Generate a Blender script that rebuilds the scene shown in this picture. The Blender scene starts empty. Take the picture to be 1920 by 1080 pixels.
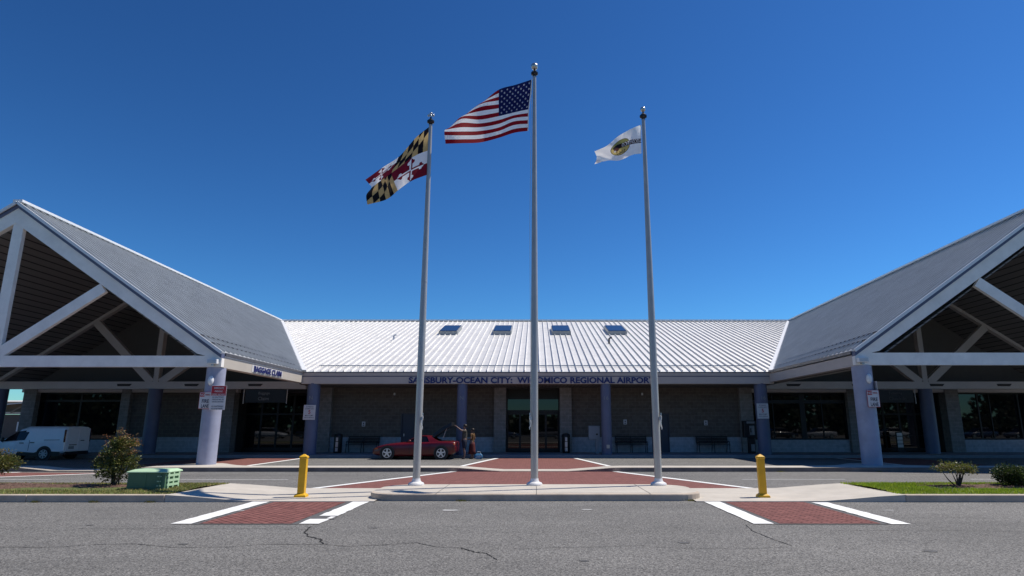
import bpy, math, random
from mathutils import Vector, Matrix
random.seed(7)
R = math.radians
SC = bpy.context.scene
COL = SC.collection
# ------------------------------------------------------------------ camera, sky, sun
F = 1160.0; PITCH = math.atan(260 / 1160.0); PX = 1003.5; CAMZ = 1.6
cam = bpy.data.cameras.new('camera'); camo = bpy.data.objects.new('camera', cam); COL.objects.link(camo)
camo.location = (0, 0, CAMZ); camo.rotation_euler = (math.pi / 2 + PITCH, 0, 0)
cam.sensor_width = 36; cam.lens = F / 1920 * 36; cam.shift_x = (960 - PX) / 1920
cam.clip_start = .1; cam.clip_end = 5000
SC.camera = camo
SUN_DIR = Vector((.49, .165, .89)).normalized()
EL = math.asin(SUN_DIR.z); AZ = math.atan2(SUN_DIR.x, SUN_DIR.y)
W = bpy.data.worlds.new("World"); SC.world = W; W.use_nodes = True
nt = W.node_tree; nt.nodes.clear()
sky = nt.nodes.new('ShaderNodeTexSky'); sky.sky_type = 'NISHITA'; sky.sun_disc = False
sky.sun_elevation = EL; sky.sun_rotation = AZ; sky.altitude = 0; sky.air_density = 1.0; sky.dust_density = .15; sky.ozone_density = 3.0
bg = nt.nodes.new('ShaderNodeBackground'); bg.inputs[1].default_value = .075
ow = nt.nodes.new('ShaderNodeOutputWorld')
gm = nt.nodes.new('ShaderNodeGamma'); gm.inputs['Gamma'].default_value = 1.5           # the clear deep blue of the day
tn = nt.nodes.new('ShaderNodeVectorMath'); tn.operation = 'MULTIPLY'; tn.inputs[1].default_value = (.187, .362, .462)
nt.links.new(sky.outputs[0], gm.inputs[0]); nt.links.new(gm.outputs[0], tn.inputs[0]); nt.links.new(tn.outputs[0], bg.inputs[0])
nt.links.new(bg.outputs[0], ow.inputs[0])
sl = bpy.data.lights.new('sun', 'SUN'); sl.energy = 3.7; sl.angle = R(.53); sl.color = (1, .93, .83)
so = bpy.data.objects.new('sun', sl); COL.objects.link(so); so.location = (30, 10, 60)
so.rotation_euler = (-SUN_DIR).to_track_quat('-Z', 'Y').to_euler()
SC.view_settings.view_transform = 'Standard'; SC.view_settings.look = 'None'
SC.view_settings.exposure = 0.46; SC.view_settings.gamma = 1

def at(x, y, Y):                                    # a point at depth Y seen in the given direction
    a, b = (x - PX) / F, (540 - y) / F
    c, s = math.cos(PITCH), math.sin(PITCH)
    d = Vector((a, c - b * s, s + b * c)); t = Y / d.y
    return Vector((d.x * t, Y, d.z * t + CAMZ))

# ------------------------------------------------------------------ materials
MATS = {}
def mat(name, col, rough=.6, metal=0., var=.12, vscale=3., bump=0., bscale=60., spec=.5, coat=0., transl=0., attr=None, ior=None, wear=None):
    if name in MATS: return MATS[name]
    m = bpy.data.materials.new(name); m.use_nodes = True; n = m.node_tree; N = n.nodes; L = n.links
    b = N['Principled BSDF']; out = N['Material Output']
    b.inputs['Roughness'].default_value = rough; b.inputs['Metallic'].default_value = metal
    b.inputs['Specular IOR Level'].default_value = spec
    b.inputs['Coat Weight'].default_value = coat
    if ior: b.inputs['IOR'].default_value = ior
    tc = N.new('ShaderNodeTexCoord')
    if attr:
        a = N.new('ShaderNodeAttribute'); a.attribute_name = attr; src = a.outputs['Color']
    else:
        rgb = N.new('ShaderNodeRGB'); rgb.outputs[0].default_value = (*col, 1); src = rgb.outputs[0]
    if var > 0:
        nz = N.new('ShaderNodeTexNoise'); nz.inputs['Scale'].default_value = vscale; nz.inputs['Detail'].default_value = 6
        nz.inputs['Roughness'].default_value = .65
        L.new(tc.outputs['Object'], nz.inputs['Vector'])
        mr = N.new('ShaderNodeMapRange'); mr.inputs[1].default_value = .3; mr.inputs[2].default_value = .7
        mr.inputs[3].default_value = 1 - var; mr.inputs[4].default_value = 1 + var
        L.new(nz.outputs['Fac'], mr.inputs[0])
        mx = N.new('ShaderNodeVectorMath'); mx.operation = 'SCALE'
        L.new(src, mx.inputs[0]); L.new(mr.outputs[0], mx.inputs['Scale']); src = mx.outputs[0]
    if wear:
        wz = N.new('ShaderNodeTexNoise'); wz.inputs['Scale'].default_value = 7; wz.inputs['Detail'].default_value = 9; wz.inputs['Roughness'].default_value = .75
        L.new(tc.outputs['Object'], wz.inputs['Vector'])
        wr = N.new('ShaderNodeMapRange'); wr.inputs[1].default_value = wear; wr.inputs[2].default_value = wear + .05; L.new(wz.outputs['Fac'], wr.inputs[0])
        wm_ = N.new('ShaderNodeMix'); wm_.data_type = 'RGBA'; L.new(wr.outputs[0], wm_.inputs['Factor']); L.new(src, wm_.inputs['A']); wm_.inputs['B'].default_value = (.2, .195, .185, 1); src = wm_.outputs['Result']
    L.new(src, b.inputs['Base Color'])
    if bump > 0:
        n2 = N.new('ShaderNodeTexNoise'); n2.inputs['Scale'].default_value = bscale; n2.inputs['Detail'].default_value = 4
        L.new(tc.outputs['Object'], n2.inputs['Vector'])
        bp = N.new('ShaderNodeBump'); bp.inputs['Strength'].default_value = bump; bp.inputs['Distance'].default_value = .01
        L.new(n2.outputs['Fac'], bp.inputs['Height']); L.new(bp.outputs[0], b.inputs['Normal'])
    if transl > 0:
        tb = N.new('ShaderNodeBsdfTranslucent'); L.new(src, tb.inputs['Color'])
        ms = N.new('ShaderNodeMixShader'); ms.inputs[0].default_value = transl
        L.new(b.outputs[0], ms.inputs[1]); L.new(tb.outputs[0], ms.inputs[2]); L.new(ms.outputs[0], out.inputs['Surface'])
    MATS[name] = m; return m

def brickmat(name, c1, c2, mortar, bw, bh, ms, axes='xz', rough=.9, bump=.5, var=.15, rot=0.):
    if name in MATS: return MATS[name]
    m = bpy.data.materials.new(name); m.use_nodes = True; n = m.node_tree; N = n.nodes; L = n.links
    b = N['Principled BSDF']; b.inputs['Roughness'].default_value = rough; b.inputs['Specular IOR Level'].default_value = .2
    tc = N.new('ShaderNodeTexCoord'); sp = N.new('ShaderNodeSeparateXYZ'); L.new(tc.outputs['Object'], sp.inputs[0])
    cb = N.new('ShaderNodeCombineXYZ')
    if axes == 'xz':
        ad = N.new('ShaderNodeMath'); L.new(sp.outputs[0], ad.inputs[0]); L.new(sp.outputs[1], ad.inputs[1])
        L.new(ad.outputs[0], cb.inputs[0]); L.new(sp.outputs[2], cb.inputs[1])
    else:
        L.new(sp.outputs[0], cb.inputs[0]); L.new(sp.outputs[1], cb.inputs[1])
    mp = N.new('ShaderNodeMapping'); mp.inputs['Rotation'].default_value = (0, 0, rot); L.new(cb.outputs[0], mp.inputs[0])
    bt = N.new('ShaderNodeTexBrick'); L.new(mp.outputs[0], bt.inputs['Vector'])
    bt.inputs['Color1'].default_value = (*c1, 1); bt.inputs['Color2'].default_value = (*c2, 1); bt.inputs['Mortar'].default_value = (*mortar, 1)
    bt.inputs['Scale'].default_value = 1; bt.inputs['Brick Width'].default_value = bw; bt.inputs['Row Height'].default_value = bh
    bt.inputs['Mortar Size'].default_value = ms; bt.inputs['Mortar Smooth'].default_value = .2; bt.inputs['Bias'].default_value = 0
    nz = N.new('ShaderNodeTexNoise'); nz.inputs['Scale'].default_value = 5; nz.inputs['Detail'].default_value = 8; L.new(tc.outputs['Object'], nz.inputs['Vector'])
    mr = N.new('ShaderNodeMapRange'); mr.inputs[1].default_value = .3; mr.inputs[2].default_value = .7; mr.inputs[3].default_value = 1 - var; mr.inputs[4].default_value = 1 + var
    L.new(nz.outputs['Fac'], mr.inputs[0])
    mx = N.new('ShaderNodeVectorMath'); mx.operation = 'SCALE'; L.new(bt.outputs['Color'], mx.inputs[0]); L.new(mr.outputs[0], mx.inputs['Scale'])
    L.new(mx.outputs[0], b.inputs['Base Color'])
    bp = N.new('ShaderNodeBump'); bp.inputs['Strength'].default_value = bump; bp.inputs['Distance'].default_value = .01; bp.invert = True
    L.new(bt.outputs['Fac'], bp.inputs['Height']); L.new(bp.outputs[0], b.inputs['Normal'])
    MATS[name] = m; return m

def stripemat(name, col, groove, width, axis, gw=.1, rough=.7):
    """boards with dark grooves; axis: which object coordinate runs across the boards"""
    m = bpy.data.materials.new(name); m.use_nodes = True; n = m.node_tree; N = n.nodes; L = n.links
    b = N['Principled BSDF']; b.inputs['Roughness'].default_value = rough
    tc = N.new('ShaderNodeTexCoord'); sp = N.new('ShaderNodeSeparateXYZ'); L.new(tc.outputs['Object'], sp.inputs[0])
    dv = N.new('ShaderNodeMath'); dv.operation = 'DIVIDE'; dv.inputs[1].default_value = width; L.new(sp.outputs[axis], dv.inputs[0])
    fr = N.new('ShaderNodeMath'); fr.operation = 'FRACT'; L.new(dv.outputs[0], fr.inputs[0])
    gt = N.new('ShaderNodeMath'); gt.operation = 'LESS_THAN'; gt.inputs[1].default_value = gw; L.new(fr.outputs[0], gt.inputs[0])
    mx = N.new('ShaderNodeMix'); mx.data_type = 'RGBA'; L.new(gt.outputs[0], mx.inputs['Factor'])
    mx.inputs['A'].default_value = (*col, 1); mx.inputs['B'].default_value = (*groove, 1)
    L.new(mx.outputs['Result'], b.inputs['Base Color'])
    bp = N.new('ShaderNodeBump'); bp.invert = True; bp.inputs['Distance'].default_value = .01; L.new(gt.outputs[0], bp.inputs['Height']); L.new(bp.outputs[0], b.inputs['Normal'])
    MATS[name] = m; return m

def asphalt(name, lo, hi, grain=1.0):
    m = bpy.data.materials.new(name); m.use_nodes = True; n = m.node_tree; N = n.nodes; L = n.links
    b = N['Principled BSDF']; b.inputs['Roughness'].default_value = .88; b.inputs['Specular IOR Level'].default_value = .3
    tc = N.new('ShaderNodeTexCoord')
    def noise(sc, det=3, ro=.6):
        z = N.new('ShaderNodeTexNoise'); z.inputs['Scale'].default_value = sc; z.inputs['Detail'].default_value = det; z.inputs['Roughness'].default_value = ro
        L.new(tc.outputs['Object'], z.inputs['Vector']); return z.outputs['Fac']
    def mrange(f, a, c, d, e):
        r = N.new('ShaderNodeMapRange'); r.inputs[1].default_value = a; r.inputs[2].default_value = c; r.inputs[3].default_value = d; r.inputs[4].default_value = e
        L.new(f, r.inputs[0]); return r.outputs[0]
    def mul(a, c):
        r = N.new('ShaderNodeMath'); r.operation = 'MULTIPLY'; L.new(a, r.inputs[0]); L.new(c, r.inputs[1]); return r.outputs[0]
    vo = N.new('ShaderNodeTexVoronoi'); vo.inputs['Scale'].default_value = 62 * grain; L.new(tc.outputs['Object'], vo.inputs['Vector'])
    sepc = N.new('ShaderNodeSeparateColor'); L.new(vo.outputs['Color'], sepc.inputs[0])
    g = mrange(sepc.outputs[0], 0, 1, .3, 1.7)
    f2 = mrange(noise(28 * grain, 4, .7), .32, .68, .6, 1.4)
    f3 = mrange(noise(.35, 5), .3, .7, .86, 1.14)
    f4 = mrange(noise(2.5, 4), .3, .7, .95, 1.05)
    # streaks along the driving direction (world x)
    mp = N.new('ShaderNodeMapping'); mp.inputs['Scale'].default_value = (.06, 1.1, 1); L.new(tc.outputs['Object'], mp.inputs[0])
    zz = N.new('ShaderNodeTexNoise'); zz.inputs['Scale'].default_value = 1; zz.inputs['Detail'].default_value = 4; L.new(mp.outputs[0], zz.inputs['Vector'])
    f5 = mrange(zz.outputs['Fac'], .3, .7, .9, 1.1)
    tot = mul(mul(mul(g, f2), mul(f3, f4)), f5)
    mix = N.new('ShaderNodeMix'); mix.data_type = 'RGBA'; mix.clamp_factor = False
    mix.inputs['A'].default_value = (*lo, 1); mix.inputs['B'].default_value = (*hi, 1)
    s = N.new('ShaderNodeMath'); s.operation = 'MULTIPLY'; s.inputs[1].default_value = .5; L.new(tot, s.inputs[0]); L.new(s.outputs[0], mix.inputs['Factor'])
    L.new(mix.outputs['Result'], b.inputs['Base Color'])
    bp = N.new('ShaderNodeBump'); bp.inputs['Strength'].default_value = .6; bp.inputs['Distance'].default_value = .008
    L.new(vo.outputs['Distance'], bp.inputs['Height']); L.new(bp.outputs[0], b.inputs['Normal'])
    MATS[name] = m; return m

M = dict(
    asphalt=asphalt('asphalt', (.03, .0295, .029), (.285, .277, .262)),
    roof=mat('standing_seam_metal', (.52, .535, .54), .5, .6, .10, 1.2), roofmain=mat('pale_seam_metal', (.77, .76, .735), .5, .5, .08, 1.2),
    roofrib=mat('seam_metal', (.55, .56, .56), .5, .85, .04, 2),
    trim=mat('white_metal_trim', (.75, .76, .77), .45, 0, .04),
    truss=mat('grey_truss_paint', (.90, .86, .80), .6, 0, .09, 1.6),
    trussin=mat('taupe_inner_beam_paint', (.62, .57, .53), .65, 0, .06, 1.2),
    rake=mat('dark_blue_band', (.10, .12, .20), .5, 0, .05),
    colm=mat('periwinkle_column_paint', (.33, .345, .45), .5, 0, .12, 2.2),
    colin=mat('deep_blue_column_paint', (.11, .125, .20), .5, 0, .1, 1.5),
    fascia=mat('cream_fascia', (.50, .45, .385), .6, 0, .05, 1),
    fasciam=mat('grey_beige_fascia', (.54, .46, .40), .6, 0, .06, 1),
    gutter=mat('dark_gutter', (.10, .10, .11), .4, .3, .25, 4),
    soffit=stripemat('soffit_slats', (.16, .14, .125), (.04, .035, .03), .2, 0, .12),
    plank=stripemat('plank_ceiling', (.22, .21, .2), (.035, .035, .035), .21, 2, .16),
    gablewall=mat('gable_end_wall', (.15, .14, .13), .8, 0, .05),
    block=brickmat('split_face_block', (.155, .132, .112), (.125, .107, .092), (.19, .165, .145), .4064, .2032, .012),
    blocklow=brickmat('pale_base_block', (.42, .43, .45), (.37, .38, .40), (.48, .48, .50), .4064, .2032, .012),
    pil=brickmat('pilaster_block', (.27, .25, .235), (.235, .22, .205), (.32, .3, .28), .4064, .2032, .012),
    brick=brickmat('clay_paver', (.235, .10, .088), (.185, .078, .069), (.075, .03, .027), .24, .12, .014, 'xy', .9, .4, .22, R(45)),
    brickfar=brickmat('clay_paver_far', (.225, .098, .086), (.19, .08, .072), (.12, .06, .05), .21, .105, .008, 'xy', .9, .3, .15),
    conc=mat('concrete', (.50, .46, .40), .9, 0, .12, 1.4, .3, 90),
    concface=mat('concrete_kerb', (.46, .385, .31), .92, 0, .18, 2.2, .4, 60),
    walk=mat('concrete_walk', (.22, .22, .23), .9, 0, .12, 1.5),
    white=mat('white_road_paint', (.80, .80, .78), .7, 0, .1, 9, .3, 120, wear=.63),
    whitef=mat('worn_white_paint', (.52, .52, .51), .8, 0, .25, 8),
    glass=mat('dark_glass', (.004, .004, .005), .02, 0, 0, ior=1.5),
    frame=mat('bronze_frame', (.012, .011, .010), .4, .3, 0),
    black=mat('black_paint', (.012, .012, .013), .45, 0, .1),
    doorp=mat('slate_door', (.05, .055, .075), .5, 0, .06),
    pole=mat('pole_aluminium', (.40, .395, .385), .34, .2, .10, 1.6),
    polebase=mat('pole_base_aluminium', (.75, .74, .73), .4, .1, .05),
    polecap=mat('dark_bronze_cap', (.03, .03, .032), .3, .6, .1),
    ball=mat('satin_ball', (.55, .54, .51), .3, .9, .05),
    rope=mat('white_rope', (.6, .6, .58), .9, 0, .1),
    yellow=mat('yellow_bollard_paint', (.72, .40, .012), .5, 0, .12, 5, .1, 40),
    green=mat('transformer_green', (.10, .20, .115), .55, 0, .08, 2.5),
    greenlid=mat('transformer_lid_green', (.44, .62, .40), .55, 0, .06, 2.5),
    redcar=mat('red_car_paint', (.105, .002, .005), .3, 0, .03, 3, coat=.3),
    vanw=mat('white_van_paint', (.84, .85, .88), .3, 0, .02, 3, coat=.6),
    tyre=mat('tyre_rubber', (.015, .015, .016), .85, 0, .1),
    rim=mat('alloy_rim', (.75, .76, .78), .25, .6, .04),
    rimd=mat('steel_wheel_cover', (.45, .46, .48), .35, .5, .05),
    lampr=mat('tail_lamp', (.06, .008, .008), .15, 0, 0),
    lampo=mat('amber_lamp', (.5, .12, .02), .2, 0, 0),
    signw=mat('sign_white', (.62, .60, .60), .5, 0, .06, 8),
    signr=mat('sign_red', (.42, .02, .03), .5, 0, .06, 8),
    ink=mat('sign_ink', (.03, .03, .06), .6, 0, 0),
    letter=mat('blue_letter', (.012, .018, .13), .4, 0, .06),
    lampw=mat('white_fixture', (.78, .78, .78), .4, 0, .04),
    bench=mat('dark_bench_slats', (.02, .018, .016), .6, 0, .2, 8),
    cab=mat('grey_cabinet', (.25, .28, .31), .5, .1, .06),
    phone=mat('steel_panel', (.45, .46, .48), .3, .7, .1),
    skin=mat('skin', (.19, .11, .085), .55, 0, .05, 9),
    hair=mat('dark_hair', (.02, .014, .01), .6, 0, .2, 30),
    olive=mat('olive_shirt', (.065, .06, .048), .85, 0, .1, 9),
    navy=mat('navy_shorts', (.012, .014, .03), .85, 0, .1, 9),
    ochre=mat('ochre_top', (.11, .055, .014), .85, 0, .1, 9),
    redc=mat('red_skirt', (.07, .004, .005), .85, 0, .1, 9),
    shoe=mat('dark_shoe', (.03, .028, .026), .7, 0, .1, 9),
    eyem=mat('eye', (.03, .02, .02), .2, 0, 0),
    bluebag=mat('blue_bag', (.015, .12, .26), .5, 0, .15, 9),
    bagw=mat('bag_white', (.6, .62, .64), .6, 0, .1, 9),
    mulch=mat('mulch', (.13, .075, .055), .95, 0, .55, 28, 1., 45),
    soil=mat('turf_soil', (.10, .12, .03), .95, 0, .4, 8, .6, 40),
    grassy=mat('grass_blade', (.15, .2, .03), .7, 0, .25, 2.2, transl=.25, attr='col'),
    leaf=mat('leaf', (.1, .12, .03), .5, 0, .1, 8, transl=.3, attr='col'),
    bark=mat('bark', (.06, .045, .035), .9, 0, .3, 20),
    flag=mat('flag_cloth', (1, 1, 1), .75, 0, .04, 6, transl=.58, attr='col', spec=.2),
    skylens=mat('skylight_lens', (.02, .03, .06), .08, 0, 0),
    farwall=mat('far_brown_wall', (.115, .09, .078), .85, 0, .1),
    farroof=mat('far_pale_roof', (.62, .58, .54), .6, 0, .06),
    farbeam=mat('far_timber', (.20, .16, .12), .8, 0, .1),
    crack=mat('crack_dark', (.018, .017, .016), .95, 0, .2, 20),
    tar=mat('joint_grey', (.10, .10, .10), .95, 0, .25, 8),
    wood=mat('wood_mass', (.03, .045, .014), .8, 0, .5, .5),
)

# ------------------------------------------------------------------ mesh builder
class MB:
    def __init__(s): s.v = []; s.f = []; s.c = None
    def add(s, vs, fs):
        o = len(s.v); s.v += [tuple(p) for p in vs]; s.f += [tuple(i + o for i in f) for f in fs]; return s
    def box(s, x0, x1, y0, y1, z0, z1):
        return s.add([(x0, y0, z0), (x1, y0, z0), (x1, y1, z0), (x0, y1, z0), (x0, y0, z1), (x1, y0, z1), (x1, y1, z1), (x0, y1, z1)],
                     [(0, 3, 2, 1), (4, 5, 6, 7), (0, 1, 5, 4), (1, 2, 6, 5), (2, 3, 7, 6), (3, 0, 4, 7)])
    def bar(s, p, q, w, h, up=(0, 0, 1)):
        p, q = Vector(p), Vector(q); d = (q - p).normalized(); sd = d.cross(Vector(up)).normalized(); u = sd.cross(d)
        vs = [e + sd * (a * w / 2) + u * (b * h / 2) for e in (p, q) for a, b in ((-1, -1), (1, -1), (1, 1), (-1, 1))]
        return s.add(vs, [(0, 1, 2, 3), (7, 6, 5, 4), (0, 4, 5, 1), (1, 5, 6, 2), (2, 6, 7, 3), (3, 7, 4, 0)])
    def tube(s, pts, rs, n=10, cap=True):
        pts = [Vector(p) for p in pts]
        if not hasattr(rs, '__len__'): rs = [rs] * len(pts)
        vs = []; k = len(pts)
        for i, p in enumerate(pts):
            d = (pts[min(i + 1, k - 1)] - pts[max(i - 1, 0)]).normalized()
            a = Vector((1, 0, 0)) if abs(d.x) < .8 else Vector((0, 1, 0))
            u = d.cross(a).normalized(); w = d.cross(u)
            for j in range(n):
                t = 2 * math.pi * j / n; vs.append(p + (u * math.cos(t) + w * math.sin(t)) * rs[i])
        fs = [(i * n + j, i * n + (j + 1) % n, (i + 1) * n + (j + 1) % n, (i + 1) * n + j) for i in range(k - 1) for j in range(n)]
        if cap: fs += [tuple(range(n - 1, -1, -1)), tuple((k - 1) * n + j for j in range(n))]
        return s.add(vs, fs)
    def lathe(s, prof, c=(0, 0, 0), n=20, axis='z', cap=True):
        vs = []; k = len(prof); cx, cy, cz = c
        for r, z in prof:
            for j in range(n):
                t = 2 * math.pi * j / n; a, b = r * math.cos(t), r * math.sin(t)
                vs.append((cx + a, cy + b, cz + z) if axis == 'z' else ((cx + a, cy + z, cz + b) if axis == 'y' else (cx + z, cy + a, cz + b)))
        fs = [(i * n + j, i * n + (j + 1) % n, (i + 1) * n + (j + 1) % n, (i + 1) * n + j) for i in range(k - 1) for j in range(n)]
        if cap: fs += [tuple(range(n - 1, -1, -1)), tuple((k - 1) * n + j for j in range(n))]
        return s.add(vs, fs)
    def ball(s, c, r, n=14, m=8, sq=(1, 1, 1)):
        pr = [(max(.001, math.sin(math.pi * i / m)), -math.cos(math.pi * i / m)) for i in range(m + 1)]
        o = len(s.v); s.lathe(pr, (0, 0, 0), n)
        for i in range(o, len(s.v)):
            x, y, z = s.v[i]; s.v[i] = (c[0] + x * r * sq[0], c[1] + y * r * sq[1], c[2] + z * r * sq[2])
        return s
    def poly(s, pts): return s.add(pts, [tuple(range(len(pts)))])
    def slab(s, poly, z0, z1):                         # polygon in plan, ccw, extruded
        n = len(poly); vs = [(x, y, z0) for x, y in poly] + [(x, y, z1) for x, y in poly]
        return s.add(vs, [tuple(range(n - 1, -1, -1)), tuple(range(n, 2 * n))] + [(i, (i + 1) % n, n + (i + 1) % n, n + i) for i in range(n)])
    def prismy(s, poly, y0, y1):                       # polygon in xz, extruded along y
        n = len(poly); vs = [(x, y0, z) for x, z in poly] + [(x, y1, z) for x, z in poly]
        return s.add(vs, [tuple(range(n)), tuple(range(2 * n - 1, n - 1, -1))] + [(i + n, (i + 1) % n + n, (i + 1) % n, i) for i in range(n)])
    def loft(s, rings, cap=True):
        n = len(rings[0]); vs = [p for r in rings for p in r]; k = len(rings)
        fs = [(i * n + j, i * n + (j + 1) % n, (i + 1) * n + (j + 1) % n, (i + 1) * n + j) for i in range(k - 1) for j in range(n)]
        if cap: fs += [tuple(range(n - 1, -1, -1)), tuple((k - 1) * n + j for j in range(n))]
        return s.add(vs, fs)
    def ribbon(s, pts, w, z):
        vs = []; k = len(pts)
        for i, (x, y) in enumerate(pts):
            a, b = pts[max(i - 1, 0)], pts[min(i + 1, k - 1)]; dx, dy = b[0] - a[0], b[1] - a[1]; l = math.hypot(dx, dy) or 1
            ww = w(i / (k - 1)) if callable(w) else w
            vs += [(x + dy / l * ww / 2, y - dx / l * ww / 2, z), (x - dy / l * ww / 2, y + dx / l * ww / 2, z)]
        return s.add(vs, [(2 * i, 2 * i + 2, 2 * i + 3, 2 * i + 1) for i in range(k - 1)])
    def build(s, name, m, parent=None, smooth=None, bevel=0, loc=None, sub=0):
        me = bpy.data.meshes.new(name); me.from_pydata(s.v, [], s.f); me.update()
        me.materials.append(M[m] if isinstance(m, str) else m)
        if s.c:
            a = me.color_attributes.new('col', 'FLOAT_COLOR', 'CORNER'); buf = []
            for p in me.polygons: buf += list(s.c[p.index]) * p.loop_total
            a.data.foreach_set('color', buf)
        if smooth:
            me.shade_smooth()
            if smooth is not True: me.set_sharp_from_angle(angle=R(smooth))
        o = bpy.data.objects.new(name, me); COL.objects.link(o)
        if parent:
            o.parent = parent
            o.matrix_parent_inverse = Matrix.Identity(4)
        if loc: o.location = loc
        if bevel:
            b = o.modifiers.new('bevel', 'BEVEL'); b.width = bevel; b.segments = 2; b.limit_method = 'ANGLE'; b.angle_limit = R(40)
        if sub:
            b = o.modifiers.new('sub', 'SUBSURF'); b.levels = sub; b.render_levels = sub
        return o

def empty(name, label, cat, loc=(0, 0, 0), group=None, rz=0):
    o = bpy.data.objects.new(name, None); COL.objects.link(o); o.location = loc; o.rotation_euler = (0, 0, rz); o.empty_display_size = .2
    return tag(o, label, cat, group)
def tag(o, label, cat, group=None):
    o['label'] = label; o['category'] = cat
    if group: o['group'] = group
    return o
def struct(o, kind='structure'):
    o['kind'] = kind; return o
def copy_tree(o, parent=None):
    c = o.copy(); COL.objects.link(c); c.parent = parent
    for ch in list(o.children): copy_tree(ch, c)
    return c
def text(body, m, parent, origin, ex, ez, width=None, height=.3, name='lettering', extrude=.008, bold=0., align='CENTER', label=None):
    """text as mesh on the plane through origin spanned by ex (reading direction) and ez (up); coordinates local to parent"""
    cu = bpy.data.curves.new('t', 'FONT'); cu.body = body; cu.size = 1; cu.align_x = align; cu.align_y = 'CENTER'
    cu.extrude = .001; cu.offset = bold; cu.resolution_u = 3
    ob = bpy.data.objects.new('t', cu); COL.objects.link(ob)
    bpy.context.view_layer.update()
    me = bpy.data.meshes.new_from_object(ob.evaluated_get(bpy.context.evaluated_depsgraph_get()))
    bpy.data.objects.remove(ob); bpy.data.curves.remove(cu)
    xs = [v.co.x for v in me.vertices]; ys = [v.co.y for v in me.vertices]
    w, h = max(xs) - min(xs), max(ys) - min(ys); mx, my = (max(xs) + min(xs)) / 2, (max(ys) + min(ys)) / 2
    sy = height / h; sx = width / w if width else sy
    ex, ez = Vector(ex), Vector(ez); en = ex.cross(ez); origin = Vector(origin)
    ax = min(xs) if align == 'LEFT' else mx
    for v in me.vertices:
        v.co = origin + ex * ((v.co.x - ax) * sx) + ez * ((v.co.y - my) * sy) + en * (v.co.z / .001 * extrude / 2)
    me.name = name; me.materials.clear(); me.materials.append(M[m])
    o = bpy.data.objects.new(name, me); COL.objects.link(o); o.parent = parent
    if label: o['label'] = label
    return o

# ------------------------------------------------------------------ ground
gnd = MB()
for i in range(1): gnd.add([(-1500, -1500, 0), (1500, -1500, 0), (1500, 1500, 0), (-1500, 1500, 0)], [(0, 1, 2, 3)])
struct(gnd.build('ground', 'asphalt'))

mk = MB()                                              # white painted bands
def band(p, q, w, z=.012): mk.ribbon([p, q], w, z)
def wobble(p, q, w, n=14, z=.012, gap=None):
    for i in range(n):
        a, b = i / n, (i + 1) / n
        if gap and any(g0 < (a + b) / 2 < g1 for g0, g1 in gap): continue
        P = lambda t: (p[0] + (q[0] - p[0]) * t, p[1] + (q[1] - p[1]) * t)
        mk.ribbon([P(a), P(b)], w * random.uniform(.93, 1.05), z)
wobble((-5.95, 11.0), (-5.95, 14.12), .36)
wobble((-3.80, 11.0), (-3.80, 11.55), .35, 5); wobble((-3.78, 11.95), (-3.78, 14.12), .35, 9); wobble((-3.66, 11.6), (-3.66, 11.85), .09, 2)
wobble((3.84, 11.0), (3.84, 14.12), .34)
wobble((6.12, 10.95), (6.12, 14.0), .34)
wobble((-5.95, 16.9), (-2.9, 23.5), .22, 22); wobble((5.9, 16.7), (2.86, 23.5), .22, 22)
wobble((-3.35, 24.7), (-1.95, 33.2), .22, 16); wobble((3.35, 24.7), (2.05, 33.2), .22, 16)
wobble((-12.0, 26.3), (-12.0, 33.2), .24, 10)
wobble((-20.4, 18.6), (-14.7, 22.7), .24, 20); wobble((-26, 22.0), (-18.4, 23.0), .24, 20)
wobble((15.6, 25.2), (15.6, 33.2), .22, 10); wobble((19.5, 26.8), (26, 27.4), .2, 10)
struct(mk.build('crosswalk_marking', 'white'))
ml = MB()
for x0, x1, y in ((-10.9, -7.6, 19.85), (6.4, 9.6, 20.0), (-18, -14.9, 19.85), (13.5, 16.6, 20.0)): ml.ribbon([(x0, y), (x1, y)], .12, .009)
for x0, x1, y in ((-8.2, -5.3, 25.75), (4.9, 8.6, 25.95)): ml.ribbon([(x0, y), (x1, y)], .1, .009)
struct(ml.build('lane_marking', 'whitef'))
ms = MB()                                              # paint smudges on the near road
for x, y, a, b in ((-5.6, 12.7, .28, .05), (-1.67, 12.75, .22, .1), (1.03, 12.85, .18, .06), (6.9, 12.75, .2, .03)):
    n = 9; ms.poly([(x + a * math.cos(2 * math.pi * i / n) * random.uniform(.4, 1), y + b * math.sin(2 * math.pi * i / n) * random.uniform(.5, 1.2), .008) for i in range(n)])
struct(ms.build('paint_smudge', 'whitef'))

st_ = MB()
for x, y, a, c in ((-2.6, 10.6, .09, .05), (2.1, 9.3, .12, .06), (-4.9, 9.2, .1, .05), (5.2, 8.7, .13, .07), (-1.87, 11.9, .03, .02), (.6, 8.1, .08, .05), (-7.4, 10.9, .1, .05)):
    n = 10; st_.poly([(x + a * math.cos(2 * math.pi * i / n) * random.uniform(.5, 1.1), y + c * math.sin(2 * math.pi * i / n) * random.uniform(.5, 1.3), .0045) for i in range(n)])
struct(st_.build('oil_stain', mat('oil_stain', (.085, .083, .08), .7, 0, .35, 14)))
def quadxy(b, pts, z): b.poly([(x, y, z) for x, y in pts])
bk = MB()
quadxy(bk, [(-5.66, 11.03), (-4.1, 11.03), (-4.1, 14.1), (-5.66, 14.1)], .010)
quadxy(bk, [(4.12, 11.03), (5.82, 11.03), (5.82, 14.1), (4.12, 14.1)], .010)
struct(bk.build('crosswalk_bricks', 'brick'))
bj = MB()
for x0, x1 in ((-5.76, -3.98), (4.02, 5.93)): quadxy(bj, [(x0, 10.96), (x1, 10.96), (x1, 14.13), (x0, 14.13)], .006)
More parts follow.
